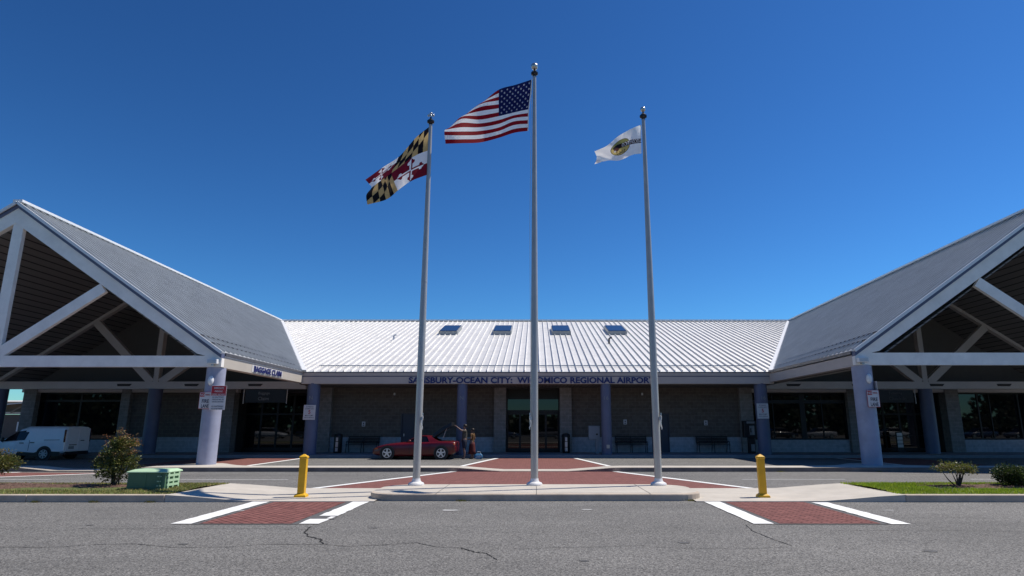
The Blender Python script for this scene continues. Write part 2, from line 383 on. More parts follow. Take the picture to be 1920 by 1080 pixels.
quadxy(bj, [(-3.98, 11.55), (-3.55, 11.55), (-3.6, 11.95), (-3.98, 11.95)], .0085)
struct(bj.build('crosswalk_border', 'tar'))
bf = MB()
quadxy(bf, [(-5.8, 16.85), (5.75, 16.65), (2.8, 23.55), (-2.85, 23.55)], .006)
quadxy(bf, [(-3.2, 24.5), (3.2, 24.5), (1.9, 33.4), (-1.85, 33.4)], .006)
quadxy(bf, [(-17.0, 26.0), (-12.1, 26.0), (-12.1, 33.4), (-17.0, 33.4)], .006)
quadxy(bf, [(-26, 18.2), (-20.6, 18.5), (-14.8, 22.7), (-18.4, 22.95), (-26, 21.9)], .006)
quadxy(bf, [(15.7, 25.9), (19.4, 26.2), (19.4, 33.4), (15.7, 33.4)], .006)
struct(bf.build('brick_crossing', 'brickfar'))

# cracks: jagged thin ribbons on the near road
ck = MB()
def crack(pts, w0, seg=10, jag=.02):
    out = []
    for (x0, y0), (x1, y1) in zip(pts, pts[1:]):
        for i in range(seg):
            t = i / seg; out.append((x0 + (x1 - x0) * t + random.uniform(-jag, jag) * .5, y0 + (y1 - y0) * t + random.uniform(-jag, jag)))
    out.append(pts[-1]); ck.ribbon(out, lambda t: w0 * random.uniform(.35, 1.2), .005)
def gp(x, y):
    a, b = (x - PX) / F, (540 - y) / F; c, s = math.cos(PITCH), math.sin(PITCH)
    d = (a, c - b * s, s + b * c); t = -CAMZ / d[2]; return (d[0] * t, d[1] * t)
P_ = lambda L: [gp(*p) for p in L]
crack(P_([(582, 988), (573, 998), (577, 1006), (600, 1012), (606, 1020)]), .035, 7, .03)
crack(P_([(0, 1026), (90, 1027), (180, 1021), (250, 1020), (330, 1027), (430, 1026), (490, 1021), (606, 1021), (650, 1025), (700, 1023), (780, 1018), (820, 1026), (865, 1028), (890, 1036), (912, 1038), (932, 1050)]), .016, 9, .012)
crack(P_([(865, 1028), (890, 1035), (914, 1038)]), .022, 8, .015)
crack(P_([(150, 992), (300, 992), (450, 991), (575, 993)]), .012, 8, .008)
crack(P_([(960, 1030), (1050, 1027), (1120, 1026), (1200, 1023), (1250, 1027), (1320, 1029), (1440, 1028), (1480, 1026)]), .010, 9, .012)
crack(P_([(1398, 984), (1410, 995), (1440, 1008), (1485, 1024)]), .018, 8, .02)
crack(P_([(1560, 996), (1700, 994), (1920, 997)]), .010, 8, .01)
crack(P_([(1680, 972), (1800, 971), (1920, 972)]), .009, 8, .008)
struct(ck.build('road_crack', 'crack'))

# medians, kerbs and pavements
def arc(cx, cy, r, a0, a1, n=8): return [(cx + r * math.cos(R(a0 + (a1 - a0) * i / n)), cy + r * math.sin(R(a0 + (a1 - a0) * i / n))) for i in range(n + 1)]
isl = arc(3.15, 14.95, .62, -90, 0) + arc(2.95, 15.85, .82, 0, 90) + arc(-2.95, 15.85, .82, 90, 180) + arc(-3.15, 14.95, .62, 180, 270)
tp = MB().slab([(x * .995, y + (.16 if y < 15 else -.0)) for x, y in isl], .10, .152)
struct(tp.build('flag_island', 'conc', bevel=.01))
kb = MB().slab(isl, -.05, .148)
struct(kb.build('island_kerb', 'concface', bevel=.025))
jt = MB()
for x in (-2.2, .03, 2.55): jt.ribbon([(x, 14.33), (x, 16.64)], .012, .1555)
jt.ribbon([(-3.3, 14.62), (3.3, 14.62)], .010, .1555)
struct(jt.build('island_joint', 'tar'))
def ramp(sg):
    b = MB()
    xs = [3.5, 4.4, 5.6, 6.3, 6.9, 7.5, 8.05]; zs = [.02, .02, .02, .025, .07, .12, .15]
    for i, (x, z) in enumerate(zip(xs, zs)):
        yb = 17.05 if i < 5 else 17.0
        b.v += [(sg * x, 14.12, z), (sg * x, 14.32, z + .004), (sg * x, yb, z), (sg * x, 14.12, -.05), (sg * x, yb, -.05)]
    for i in range(len(xs) - 1):
        o = i * 5; q = [(o, o + 1, o + 6, o + 5), (o + 1, o + 2, o + 7, o + 6), (o + 3, o, o + 5, o + 8), (o + 2, o + 4, o + 9, o + 7)]
        b.f += q if sg < 0 else [tuple(reversed(f)) for f in q]
    return b
struct(ramp(-1).build('kerb_ramp', 'conc')); struct(ramp(1).build('kerb_ramp', 'conc'))
kl = MB()
for sg in (-1, 1):
    x = 8.05
    while x < 60:
        kl.box(*sorted((sg * (x + .006), sg * (x + 3.0))), 14.10, 14.30, -.05, .152); x += 3.0
    kl.box(*sorted((sg * 8.05, sg * 60)), 16.85, 17.0, -.05, .14)
struct(kl.build('median_kerb', 'concface', bevel=.018))
kj = MB()
for sg in (-1, 1): kj.ribbon([(sg * 3.9, 14.32), (sg * 8.05, 14.34)], .014, .03)
tf = MB()
for sg in (-1, 1):
    x0, x1 = sorted((sg * 8.05, sg * 60)); nx, ny = 90, 8; o = len(tf.v)
    for j in range(ny + 1):
        for i in range(nx + 1):
            x = x0 + (x1 - x0) * i / nx; y = 14.3 + 2.55 * j / ny
            tf.v.append((x, y, .145 + .05 * math.sin(math.pi * j / ny) + (random.uniform(-.008, .008) if 0 < j < ny else 0)))
    tf.f += [(o + j * (nx + 1) + i, o + j * (nx + 1) + i + 1, o + (j + 1) * (nx + 1) + i + 1, o + (j + 1) * (nx + 1) + i) for j in range(ny) for i in range(nx)]
struct(tf.build('planting_ground', 'soil', smooth=True))
mu = MB()
for (x0, x1, ya, yb, ph) in ((-22, -9.5, 14.85, 16.5, 0), (9.2, 22, 15.0, 16.2, 2)):
    n = 60; top = []; bot = []
    for i in range(n + 1):
        x = x0 + (x1 - x0) * i / n; e = min(1, 3 * min(i, n - i) / n + .1)
        ym = (ya + yb) / 2; hw = (yb - ya) / 2 * e + .12 * math.sin(x * 2.3 + ph) + random.uniform(-.05, .05)
        bot.append((x, ym - hw)); top.append((x, ym + hw))
    o = len(mu.v); rows = 5
    for i in range(n + 1):
        for j in range(rows + 1):
            y = bot[i][1] + (top[i][1] - bot[i][1]) * j / rows
            mu.v.append((bot[i][0], y, .222 + (random.uniform(-.012, .014) if 0 < j < rows else -.04)))
    mu.f += [(o + i * (rows + 1) + j, o + (i + 1) * (rows + 1) + j, o + (i + 1) * (rows + 1) + j + 1, o + i * (rows + 1) + j + 1) for i in range(n) for j in range(rows)]
for i in range(2600):                                  # loose bark chips
    sg = random.choice((-1, 1)); x = sg * random.uniform(9.4, 15); y = random.uniform(15.0, 16.2); a = random.uniform(0, 6.3); l = random.uniform(.012, .035)
    dx, dy = l * math.cos(a), l * math.sin(a); z = random.uniform(.222, .245)
    mu.add([(x - dx, y - dy, z), (x + dy * .3, y - dx * .3, z + .008), (x + dx, y + dy, z + random.uniform(0, .02)), (x - dy * .3, y + dx * .3, z + .004)], [(0, 1, 2, 3)])
struct(mu.build('mulch_bed', 'mulch'))

def grass(x0, x1, y0, y1, n, cols, hmax, skip=None):
    b = MB(); b.c = []
    for i in range(n):
        x = random.uniform(x0, x1); y = random.uniform(y0, y1)
        if skip and skip(x, y) and random.random() < .985: continue
        t = (y - 14.3) / 2.55; z = .14 + .05 * math.sin(math.pi * max(0, min(1, t)))
        h = random.uniform(.35, 1) * hmax; a = random.uniform(0, 6.3); w = random.uniform(.006, .014); ln = random.uniform(-.6, .6) * h
        dx, dy = math.cos(a) * w, math.sin(a) * w
        b.add([(x - dx, y - dy, z), (x + dx, y + dy, z), (x + ln * math.sin(a) + dx * .3, y + ln * math.cos(a), z + h)], [(0, 1, 2)])
        c = random.choice(cols); k = random.uniform(.7, 1.25); b.c.append((c[0] * k, c[1] * k, c[2] * k, 1))
    return b
gl = grass(-16, -8.0, 14.32, 16.95, 26000, [(.26, .28, .06), (.19, .24, .045), (.33, .28, .09), (.38, .3, .14)], .06, lambda x, y: x < -9.6 and 14.86 < y < 16.5)
o = gl.build('grass', 'grassy'); struct(o, 'stuff'); tag(o, 'patchy dry green grass around the mulch on the left planting strip', 'grass')
gr = grass(8.0, 16, 14.32, 16.95, 26000, [(.36, .47, .03), (.44, .52, .04), (.27, .39, .02)], .075, lambda x, y: x > 9.35 and 15.02 < y < 16.18)
o = gr.build('grass', 'grassy'); struct(o, 'stuff'); tag(o, 'bright green grass along the planting strip on the right', 'grass')
wd = MB(); wd.c = []
for cx, cy in ((-9.55, 14.07), (-8.35, 14.08), (-1.6, 14.3), (3.45, 14.35), (8.9, 23.35), (12.5, 23.35), (-10.8, 14.07)):
    for i in range(60):
        a = random.uniform(0, 6.3); h = random.uniform(.02, .06); x = cx + random.gauss(0, .06); y = cy + random.uniform(-.04, .02)
        wd.add([(x - .006, y, 0), (x + .006, y, 0), (x + .03 * math.cos(a), y + .03 * math.sin(a) - .01, h)], [(0, 1, 2)])
        wd.c.append((.16 * random.uniform(.7, 1.4), .16, .04, 1))
o = wd.build('weeds', 'grassy'); struct(o, 'stuff'); tag(o, 'small tufts of weed growing in the kerb joints', 'weeds')

# far drop-off island: thin strip that bulges round the columns and drops flush at the crossing
def faredge(x):
    y = 24.55
    for c in (-13.0, 13.1): y += 1.75 * math.exp(-((x - c) / 1.15) ** 2)
    return y
def farz(x):
    a = abs(x)
    z = .145 if a > 2.9 else (.02 if a < 1.3 else .02 + .125 * (a - 1.3) / 1.6)
    if -17.6 < x < -15.2: z = .03
    elif -18.8 < x <= -17.6: z = .03 + .115 * (-17.6 - x) / 1.2
    elif -15.2 <= x < -14.4: z = .03 + .115 * (x + 15.2) / .8
    return z
fi = MB(); ff = MB()
xs = [-40 + .4 * i for i in range(201)]
for i, x in enumerate(xs):
    yb = faredge(x); z = farz(x)
    fi.v += [(x, 23.42, z), (x, yb, z), (x, yb, -.05)]
    ff.v += [(x, 23.40, -.05), (x, 23.40, z - .004), (x, 23.56, z + .003)]
for i in range(len(xs) - 1):
    o = 3 * i
    fi.f += [(o, o + 3, o + 4, o + 1), (o + 1, o + 4, o + 5, o + 2)]; ff.f += [(o, o + 3, o + 4, o + 1), (o + 1, o + 4, o + 5, o + 2)]
struct(fi.build('far_island', 'conc')); struct(ff.build('far_island_kerb', mat('dark_kerb_face', (.20, .16, .14), .92, 0, .35, 1.5, .3, 40)))  # kerb face in a darker, blotchier tone than the island top
struct(MB().box(-60, 60, 33.45, 37.4, -.05, .15).build('walkway', 'walk', bevel=.02))

# ------------------------------------------------------------------ terminal building
T = empty('terminal_building', 'long grey block airport terminal with white metal roof and gabled canopies at both ends', 'building', (0, 33.9, 0))
OFF = Vector((0, -33.9, 0))
def part(b, name, m, smooth=None, bevel=0, parent=None, label=None):
    b.v = [(x, y - 33.9, z) for x, y, z in b.v]
    o = b.build(name, m, parent or T, smooth, bevel)
    if label: o['label'] = label
    return o
EZ, EY, EXL, EXR = 4.52, 33.85, -12.64, 12.9
RZ, RYL, RXL, RXR = 10.6, 53.5, -22.25, 22.25
GL, GR = 24.85, 24.5                                     # gable planes
APL, APR = Vector((-22.0, GL, 10.92)), Vector((22.2, GR, 11.12))
def lerp(a, b, t): return Vector(a) + (Vector(b) - Vector(a)) * t
vl0, vl1 = Vector((EXL, EY, EZ)), Vector((RXL, RYL, RZ)); vr0, vr1 = Vector((EXR, EY, EZ)), Vector((RXR, RYL, RZ))
def thick(b, quad, t):
    n = len(quad); lo = [Vector(p) - Vector((0, 0, t)) for p in quad]
    b.add(list(quad) + lo, [tuple(range(n)), tuple(range(2 * n - 1, n - 1, -1))] + [(i, i + n, (i + 1) % n + n, (i + 1) % n) for i in range(n)])
# main roof
seam = MB(); thick(seam, [vl0, vr0, vr1, vl1], .05); x = -21.9
while x < 22.1:
    if x < EXL: p = lerp(vl0, vl1, (x - EXL) / (RXL - EXL))
    elif x > EXR: p = lerp(vr0, vr1, (x - EXR) / (RXR - EXR))
    else: p = Vector((x, EY - .02, EZ))
    q = Vector((x, RYL, RZ))
    if (q - p).length > .3: seam.bar(p + Vector((0, 0, .035)), q + Vector((0, 0, .035)), .03, .115)
    x += .41
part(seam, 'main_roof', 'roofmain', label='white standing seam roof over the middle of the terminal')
part(MB().bar(lerp(vl0, (EXL, RYL, RZ), .055) + Vector((.5, 0, .09)), lerp(vr0, (EXR, RYL, RZ), .055) + Vector((-.5, 0, .09)), .05, .06), 'snow_guard', 'roofrib')
part(MB().bar((RXL, RYL, RZ + .06), (RXR, RYL, RZ + .06), .5, .12), 'ridge_cap', 'trim')
for a, c in ((vl0, vl1), (vr0, vr1)): part(MB().bar(a + Vector((0, 0, .08)), c + Vector((0, 0, .08)), .36, .05), 'valley_flashing', 'trim')
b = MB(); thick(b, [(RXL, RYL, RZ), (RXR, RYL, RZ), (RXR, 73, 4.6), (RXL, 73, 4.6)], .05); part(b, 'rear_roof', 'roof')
# gable wing roofs
def wing(sg, e0, ap, v0, v1, xo):
    g = ap.y
    b = MB()
    E0 = Vector((e0.x, g, e0.z)); 
    thick(b, [E0, v0, v1, ap], .05) if sg < 0 else thick(b, [ap, v1, v0, E0], .05)
    EO0, EO1 = Vector((xo, g, e0.z)), Vector((xo, RYL, e0.z))
    thick(b, [ap, v1, EO1, EO0], .05) if sg < 0 else thick(b, [EO0, EO1, v1, ap], .05)
    sm = b; roof_label = ('grey standing seam gable roof over the %s canopy' % ('baggage claim' if sg < 0 else 'ticketing'))
    y = g + .3
    while y < RYL - .3:
        t = (y - g) / (RYL - g); q = lerp(ap, v1, t)
        if y < v0.y: p = lerp(E0, v0, (y - g) / (v0.y - g))
        else: p = lerp(v0, v1, (y - v0.y) / (v1.y - v0.y))
        if (q - p).length > .3: sm.bar(p + Vector((0, 0, .035)), q + Vector((0, 0, .035)), .03, .115)
        y += .41
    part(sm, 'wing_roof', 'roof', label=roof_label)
    sg2 = MB(); n = Vector((0, 0, .1))
    for t in (.05, .10):
        a_, c_ = lerp(E0, ap, t) + n * .6, lerp(v0, (v1.x, v0.y, v1.z), t) + n * .6; m_ = int((c_ - a_).length / .41)
        sg2.bar(a_, c_, .02, .03)
        for i in range(m_): sg2.bar(lerp(a_, c_, (i + .25) / m_), lerp(a_, c_, (i + .7) / m_), .07, .05)
    part(sg2, 'snow_guard', 'gutter')
    part(MB().bar(ap + Vector((0, 0, .06)), v1 + Vector((0, 0, .06)), .4, .1), 'ridge_cap', 'trim')
    rk = MB()
    for X1 in (E0, EO0): rk.bar(lerp(X1, ap, -.004) + Vector((0, -.02, -.02)), ap + Vector((0, -.02, -.02)), .06, .12)
    part(rk, 'rake_trim', 'trim')
    return E0
wing(-1, Vector((EXL, 0, 4.55)), APL, vl0, vl1, -31.4)
wing(1, Vector((12.72, 0, 4.6)), APR, vr0, vr1, 31.6)

# front gable trusses
def truss(sg, ap, g, ex, ez, xo, bz0, bz1):
    yf, yb = g + .12, g + .34; sl = (ap.z - ez) / abs(ap.x - ex)
    mk_ = lambda x, d: ap.z - sl * abs(x - ap.x) - d
    rb = MB()
    for s_ in (1, -1):
        xe = ex if s_ == 1 else xo
        pl = [(ap.x, ap.z - .06), (xe, ez - .06), (xe, ez - .25), (ap.x, ap.z - .23)]
        if (xe - ap.x) < 0: pl = pl[::-1]
        rb.prismy(pl[::-1], yf - .06, yb)
    part(rb, 'rake_band', 'rake')  # dark blue band between the roof edge and the rafter
    tb = MB(); yf2 = yf
    xi = ex + sg * .0
    for xe in (ex, xo):
        d = 1 if xe > ap.x else -1
        xin = xe - d * 1.02
        pl = [(ap.x, ap.z - .232), (xe, ez - .252), (xe, bz0), (xe - d * .68, bz0), (xe - d * .68, bz1), (xin, bz1 + .08), (ap.x, ap.z - .90)]
        if d > 0: pl = pl[::-1]
        tb.prismy(pl if d < 0 else pl, yf2, yb)
    part(tb, 'truss_rafter', 'truss', label='pale grey gable rafters')
    part(MB().box(min(ex, xo) + .68, max(ex, xo) - .68, yf + .02, yb - .02, bz0, bz1), 'truss_tie_beam', 'truss')
    part(MB().box(ap.x - .1, ap.x + .34, yf + .02, yb - .02, bz1, ap.z - .91) if sg < 0 else MB().box(ap.x - .34, ap.x + .1, yf + .02, yb - .02, bz1, ap.z - .91), 'king_post', 'truss')
    st = MB()
    for d in (-1, 1):
        x1 = ap.x + d * 4.1; z1 = mk_(x1, .91)
        q = (ap.x + d * .3, bz1 + .12); dx, dz = x1 - q[0], z1 - q[1]; l = math.hypot(dx, dz); nx, nz = -dz / l * .22, dx / l * .22
        pl = [(q[0] - nx, q[1] - nz), (x1 - nx, z1 - nz), (x1 + nx, z1 + nz), (q[0] + nx, q[1] + nz)]
        st.prismy(pl if d > 0 else pl[::-1], yf + .025, yb - .025)
    part(st, 'truss_strut', 'truss')
truss(-1, APL, GL, EXL, 4.55, -31.4, 3.95, 4.40)
truss(1, APR, GR, 12.72, 4.6, 31.6, 3.99, 4.48)

# canopy ceilings, back trusses
def ceiling(sg, xr, ex, xo, g):
    k = .68; z0 = 10.0; y1 = 38.25
    b = MB(); yv = lambda x: y1
    for xe in (ex + sg * .5, xo - sg * .5):
        ze = z0 - k * abs(xe - xr)
        q = [(xr, g + .36, z0), (xr, y1, z0), (xe, y1, ze), (xe, g + .36, ze)]
        thick(b, q if (xe < xr) else q[::-1], -.06)
    part(b, 'plank_ceiling', 'plank')
    xa, xb = sorted((ex + sg * .5, xo - sg * .5))
    part(MB().prismy([(xa, 3.6), (xb, 3.6), (xb, z0 - k * abs(xb - xr)), (xr, z0), (xa, z0 - k * abs(xa - xr))], 38.25, 38.4), 'gable_end_wall', 'gablewall')
    Yt = 35.5; cxx = xr + (.5 if sg < 0 else -.1)
    rf = MB()
    for xe in (ex + sg * .6, xo - sg * .6):
        rf.bar((xr, Yt, z0 - .1), (xe, Yt, z0 - .1 - k * abs(xe - xr)), .3, .16)
    part(rf, 'ceiling_rafter', 'trussin')
    part(MB().box(min(ex + sg * .3, xo), max(ex + sg * .3, xo), Yt - .2, Yt + .2, 3.68, 4.09), 'canopy_beam', 'trussin')
    part(MB().box(cxx - .14, cxx + .14, Yt - .17, Yt + .17, 4.09, z0 - .15), 'king_post', 'trussin')
    ss = MB()
    for d in (-1, 1):
        x1 = cxx + d * 3.9; z1 = z0 - k * abs(x1 - xr) - .2
        ss.bar((cxx + d * .25, Yt, 4.05), (x1, Yt, z1), .32, .40)
    part(ss, 'ceiling_strut', 'trussin')
    return cxx
cL = ceiling(-1, -22.0, EXL, -31.4, GL); cR = ceiling(1, 22.2, 12.72, 31.6, GR)
def beam_trapezoid(x, n):
    part(MB().prismy([(x - .38, 3.83), (x + .3, 3.83), (x + .42, 3.96), (x - .42, 3.96)], 35.28, 35.302), 'beam_patch', mat('patch_dark', (.05, .045, .042), .7, 0, .1))  # flat dark trapezoid on the front of the canopy beam
for x in (-23.2, -19.4, -15.8, 14.6, 18.3, 22.7, 26.5): beam_trapezoid(x, 0)

# eave fascias
part(MB().box(-13.02, EXL - .003, GL + .343, EY - .02, 3.93, 4.36), 'wing_fascia', 'fascia', label='cream fascia board carrying blue letters')
part(MB().box(12.723, 13.1, GR + .343, EY - .02, 3.96, 4.40), 'wing_fascia', 'fasciam', label='grey beige fascia board on the ticketing canopy')
gt = MB().box(-12.72, EXL + .05, GL + .343, EY - .05, 4.40, 4.53); part(gt, 'wing_gutter', 'gutter'); gt = MB().box(12.67, 12.78, GR + .343, EY - .05, 4.44, 4.57)
part(gt, 'wing_gutter', 'gutter')
part(MB().box(-12.8, EXL + .02, GL + .345, EY - .04, 4.362, 4.398), 'fascia_trim', 'trim')
part(MB().box(EXL - .1, EXR + .1, EY - .0, EY + .25, 4.30, 4.465), 'main_gutter', 'fasciam')
part(MB().box(EXL - .02, EXR + .02, EY - .035, EY + .2, 4.47, 4.5), 'drip_edge', 'gutter')
part(MB().box(EXL - .08, EXR + .08, EY + .05, EY + .3, 4.255, 4.297), 'fascia_reveal', 'rake')
part(MB().box(EXL - .05, EXR + .05, EY + .02, EY + .35, 3.87, 4.25), 'main_fascia', 'fasciam', label='grey beige fascia with the airport name')
part(MB().box(-12.9, 13.0, EY + .351, 37.3, 3.86, 3.93), 'soffit', 'soffit')

text('SALISBURY-OCEAN CITY:  WICOMICO REGIONAL AIRPORT', 'letter', T, (-.19, EY - 33.9 + .005, 4.06), (1, 0, 0), (0, 0, 1), 13.35, .335, 'lettering', .03, .03)
part(MB().box(EXL - .001, EXL + .012, 27.72, 31.1, 3.985, 4.3), 'letter_panel', mat('pale_letter_panel', (.66, .64, .62), .5, 0, .04))
text('BAGGAGE CLAIM', 'letter', T, (EXL + .028, 29.42 - 33.9, 4.14), (0, 1, 0), (0, 0, 1), 3.05, .27, 'lettering', .03, .03)

# walls
def blk(x0, x1, z0, z1, y=37.3, t=.35): return (x0, x1, y, y + t, z0, z1)
for x0, x1 in ((-23.9, -18.5), (-12.0, -7.86), (-6.84, -2.42), (2.15, 6.84), (7.86, 12.05)):
    part(MB().box(*blk(x0, x1, 1.0, 3.86)), 'block_wall', 'block'); part(MB().box(*blk(x0, x1, .15, .998, 37.27)), 'base_wall', 'blocklow')
for x0, x1 in ((-29.5, -24.4), (12.9, 18.4), (25.0, 30.2)): part(MB().box(*blk(x0, x1, .15, .85, 37.27)), 'base_wall', 'blocklow')
for x0 in (-7.9, 6.8): part(MB().box(*blk(x0, x0 + 1.1, 2.36, 3.86, 37.302)), 'block_wall', 'block')
for x0, x1 in ((-30.4, -17.6), (12.5, 30.5)): part(MB().box(x0, x1, 37.1, 37.6, 3.58, 3.8), 'wall_header', 'trussin')
def pilaster(x0, x1):
    b = MB().box(x0, x1, 37.02, 37.66, .15, 3.855); part(b, 'pilaster', 'pil')
for x0, x1 in ((-30.2, -29.45), (-24.42, -23.9), (-18.5, -17.75), (-12.78, -12.0), (-2.42, -1.72), (1.45, 2.14), (12.05, 12.8), (18.42, 19.3), (24.2, 24.98), (30.2, 31)): pilaster(x0, x1)
def window(x0, x1, z0, z1, mul, tr, y=37.4):
    w = MB()
    for a, c in ((x0, x0 + .07), (x1 - .07, x1)): w.box(a, c, y - .03, y + .07, z0, z1)
    w.box(x0 + .07, x1 - .07, y - .03, y + .07, z0, z0 + .07); w.box(x0 + .07, x1 - .07, y - .03, y + .07, z1 - .09, z1)
    for m_, wd_ in mul: w.box(m_ - wd_ / 2, m_ + wd_ / 2, y - .028, y + .068, z0 + .07, z1 - .09)
    for t_, h_ in tr: w.box(x0 + .07, x1 - .07, y - .026, y + .066, t_ - h_ / 2, t_ + h_ / 2)
    f = part(w, 'window', 'frame')
    p = MB().box(x0 + .02, x1 - .02, y + .02, y + .04, z0 + .02, z1 - .02); p.v = [(a, b_ - 33.9, c) for a, b_, c in p.v]
    p.build('pane', 'glass', f)
window(-29.5, -24.42, .85, 3.58, [(-27, .1)], [(3.1, .12)])
window(12.8, 18.42, .87, 3.58, [(14.1, .05), (15.85, .3), (17.0, .05)], [(3.05, .2)])
window(24.98, 30.2, .87, 3.58, [(26.3, .09), (27.0, .05), (28.7, .09)], [])
window(-1.72, 1.45, 2.5, 3.3, [], [], 37.75)
def entrance(x0, x1, y, n, z1=3.58):
    rt = MB().box(x0 - .02, x0 + .04, 37.66, y, .15, z1); rt.box(x1 - .04, x1 + .02, 37.66, y, .15, z1); rt.box(x0, x1, 37.5, y + .3, z1 - .02, 3.86)
    part(rt, 'entrance_return', mat('dark_return', (.04, .037, .034), .8, 0, .1))
    w = (x1 - x0 - .1) / n
    for i in range(n):
        a = x0 + .05 + i * w; c = a + w; z2 = z1 if y > 38 else 2.44
        d = MB()
        for p, q in ((a, a + .06), (c - .06, c)): d.box(p, q, y, y + .06, .16, z2 - .02)
        d.box(a + .06, c - .06, y, y + .06, .16, .36); d.box(a + .06, c - .06, y, y + .06, z2 - .12, z2 - .02); d.box(a + .06, c - .06, y + .002, y + .058, 2.3, 2.4)
        d.box(a + .06, c - .06, y - .03, y, 1.05, 1.09)
        dd = part(d, 'door', 'frame')
        g_ = MB().box(a + .03, c - .03, y + .025, y + .04, .3, z2 - .05); g_.v = [(u, v - 33.9, w_) for u, v, w_ in g_.v]; g_.build('pane', 'glass', dd)
entrance(-17.75, -12.78, 38.6, 5); entrance(19.3, 24.2, 38.6, 5); entrance(-1.72, 1.45, 37.78, 4, 3.8)
part(MB().box(-1.72, 1.45, 37.75, 37.9, 3.302, 3.86), 'door_header', 'frame'); part(MB().box(-1.7, 1.43, 37.74, 37.86, 2.42, 2.498), 'door_header', 'frame')
for x0 in (-7.84, 6.86):
    d = MB().box(x0, x0 + .98, 37.36, 37.42, .15, 2.40); dd = part(d, 'service_door', 'doorp', bevel=.005)
    h = MB().box(x0 + .1, x0 + .16, 37.31, 37.36, 1.05, 1.2); h.v = [(u, v - 33.9, w_) for u, v, w_ in h.v]; h.build('handle', 'phone', dd)
    fr = MB()
    for p, q in ((x0 - .06, x0 - .002), (x0 + .982, x0 + 1.04)): fr.box(p, q, 37.28, 37.5, .15, 2.358)
    fr.box(x0 - .06, x0 + 1.04, 37.285, 37.355, 2.30, 2.357)
    part(fr, 'door_frame', 'doorp')
for x in (-8.35, 6.35):
    part(MB().box(x - .05, x + .05, 37.16, 37.3, 3.42, 3.56), 'wall_spotlight', 'lampw', bevel=.02)
part(MB().box(-30.6, 30.9, 39.0, 72.5, .0, 3.84), 'leak_blocker', mat('blocker_dark', (.03, .029, .028), .9, 0, 0))  # solid dark box added behind the walls to stop light leaking through gaps
# columns of the terminal
def column(x, y, r, z0, z1, m, collar=True):
    b = MB().lathe([(r, z0), (r, z1)], (x, y, 0), 32); b = part(b, 'column', m, 40)
    return b
column(-13.0, 25.36, .36, .145, 3.95, 'colm'); column(13.1, 24.95, .37, .145, 3.99, 'colm')
column(-31.0, 25.36, .36, .0, 3.95, 'colm'); column(31.2, 24.95, .37, .0, 3.99, 'colm')
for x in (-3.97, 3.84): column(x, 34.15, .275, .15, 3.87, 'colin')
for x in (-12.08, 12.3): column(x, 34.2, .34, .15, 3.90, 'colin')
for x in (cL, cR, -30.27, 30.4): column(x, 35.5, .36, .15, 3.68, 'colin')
# roof equipment
nrm = Vector((0, -(RZ - EZ), RYL - EY)).normalized(); upd = Vector((0, RYL - EY, RZ - EZ)).normalized()
def roofpt(x, t): return Vector((x, EY + (RYL - EY) * t, EZ + (RZ - EZ) * t))
for x in (-6.55, -2.5, 1.98, 6.2):
    e = roofpt(x, .70); w_, l_, h_ = 1.42, 3.0, .27
    def loc(a, l, h): return e + Vector((a, 0, 0)) + upd * l + nrm * h
    b = MB(); vs = [loc(a, l, h) for h in (-.02, h_) for a, l in ((-w_ / 2, -l_ / 2), (w_ / 2, -l_ / 2), (w_ / 2, l_ / 2), (-w_ / 2, l_ / 2))]
    b.add(vs, [(0, 3, 2, 1), (4, 5, 6, 7), (0, 1, 5, 4), (1, 2, 6, 5), (2, 3, 7, 6), (3, 0, 4, 7)])
    cb = part(b, 'skylight', mat('skylight_curb', (.34, .36, .37), .5, .2, .06))
    b = MB(); i_ = .06; vs = [loc(a, l, h) for h in (h_ + .003, h_ + .05) for a, l in ((-w_ / 2 + i_, -l_ / 2 + i_), (w_ / 2 - i_, -l_ / 2 + i_), (w_ / 2 - i_, l_ / 2 - i_), (-w_ / 2 + i_, l_ / 2 - i_))]
    b.add(vs, [(0, 3, 2, 1), (4, 5, 6, 7), (0, 1, 5, 4), (1, 2, 6, 5), (2, 3, 7, 6), (3, 0, 4, 7)]); b.v = [(u, v - 33.9, z) for u, v, z in b.v]; b.build('lens', 'skylens', cb)
for x, t, m_ in ((-10.05, .50, 'trim'), (5.1, .44, 'gutter')):
    e = roofpt(x, t); part(MB().tube([e, e + Vector((0, 0, .32)), e + Vector((.1, 0, .42)), e + Vector((.2, -.02, .4))], [.07, .07, .08, .08], 10), 'vent_pipe', m_, 40)
# hanging signs under the canopy beams
def hang(x0, x1, s, tx, mt):
    h = empty('hanging_sign', s, 'sign', ((x0 + x1) / 2, 35.3, 2.9)); a = (x1 - x0) / 2
    MB().box(-a + .08, a - .08, -.04, .04, .02, .72).build('panel', 'black', h)
    for d in (-a, a): MB().tube([(d, -.05, .8), (d, -.05, -.05)], .025, 8).build('rod', 'trussin', h)
    for i, l in enumerate(tx): text(l, mt, h, (-.4, -.045, .52 - .28 * i), (1, 0, 0), (0, 0, 1), None, .19, 'lettering', .006, .0, 'LEFT')
greyl = mat('grey_letter', (.25, .25, .25), .6, 0, 0); M['greyl'] = greyl
M['dimletter'] = mat('dim_letter', (.09, .088, .085), .6, 0, 0)
hang(-16.38, -13.95, 'dark hanging sign reading Baggage Claim under the canopy beam on the left', ['Baggage', 'Claim'], 'greyl')
hang(19.2, 21.35, 'dark hanging sign reading Ticketing Check-in beside the right canopy column', ['Ticketing', 'Check-in'], 'dimletter')
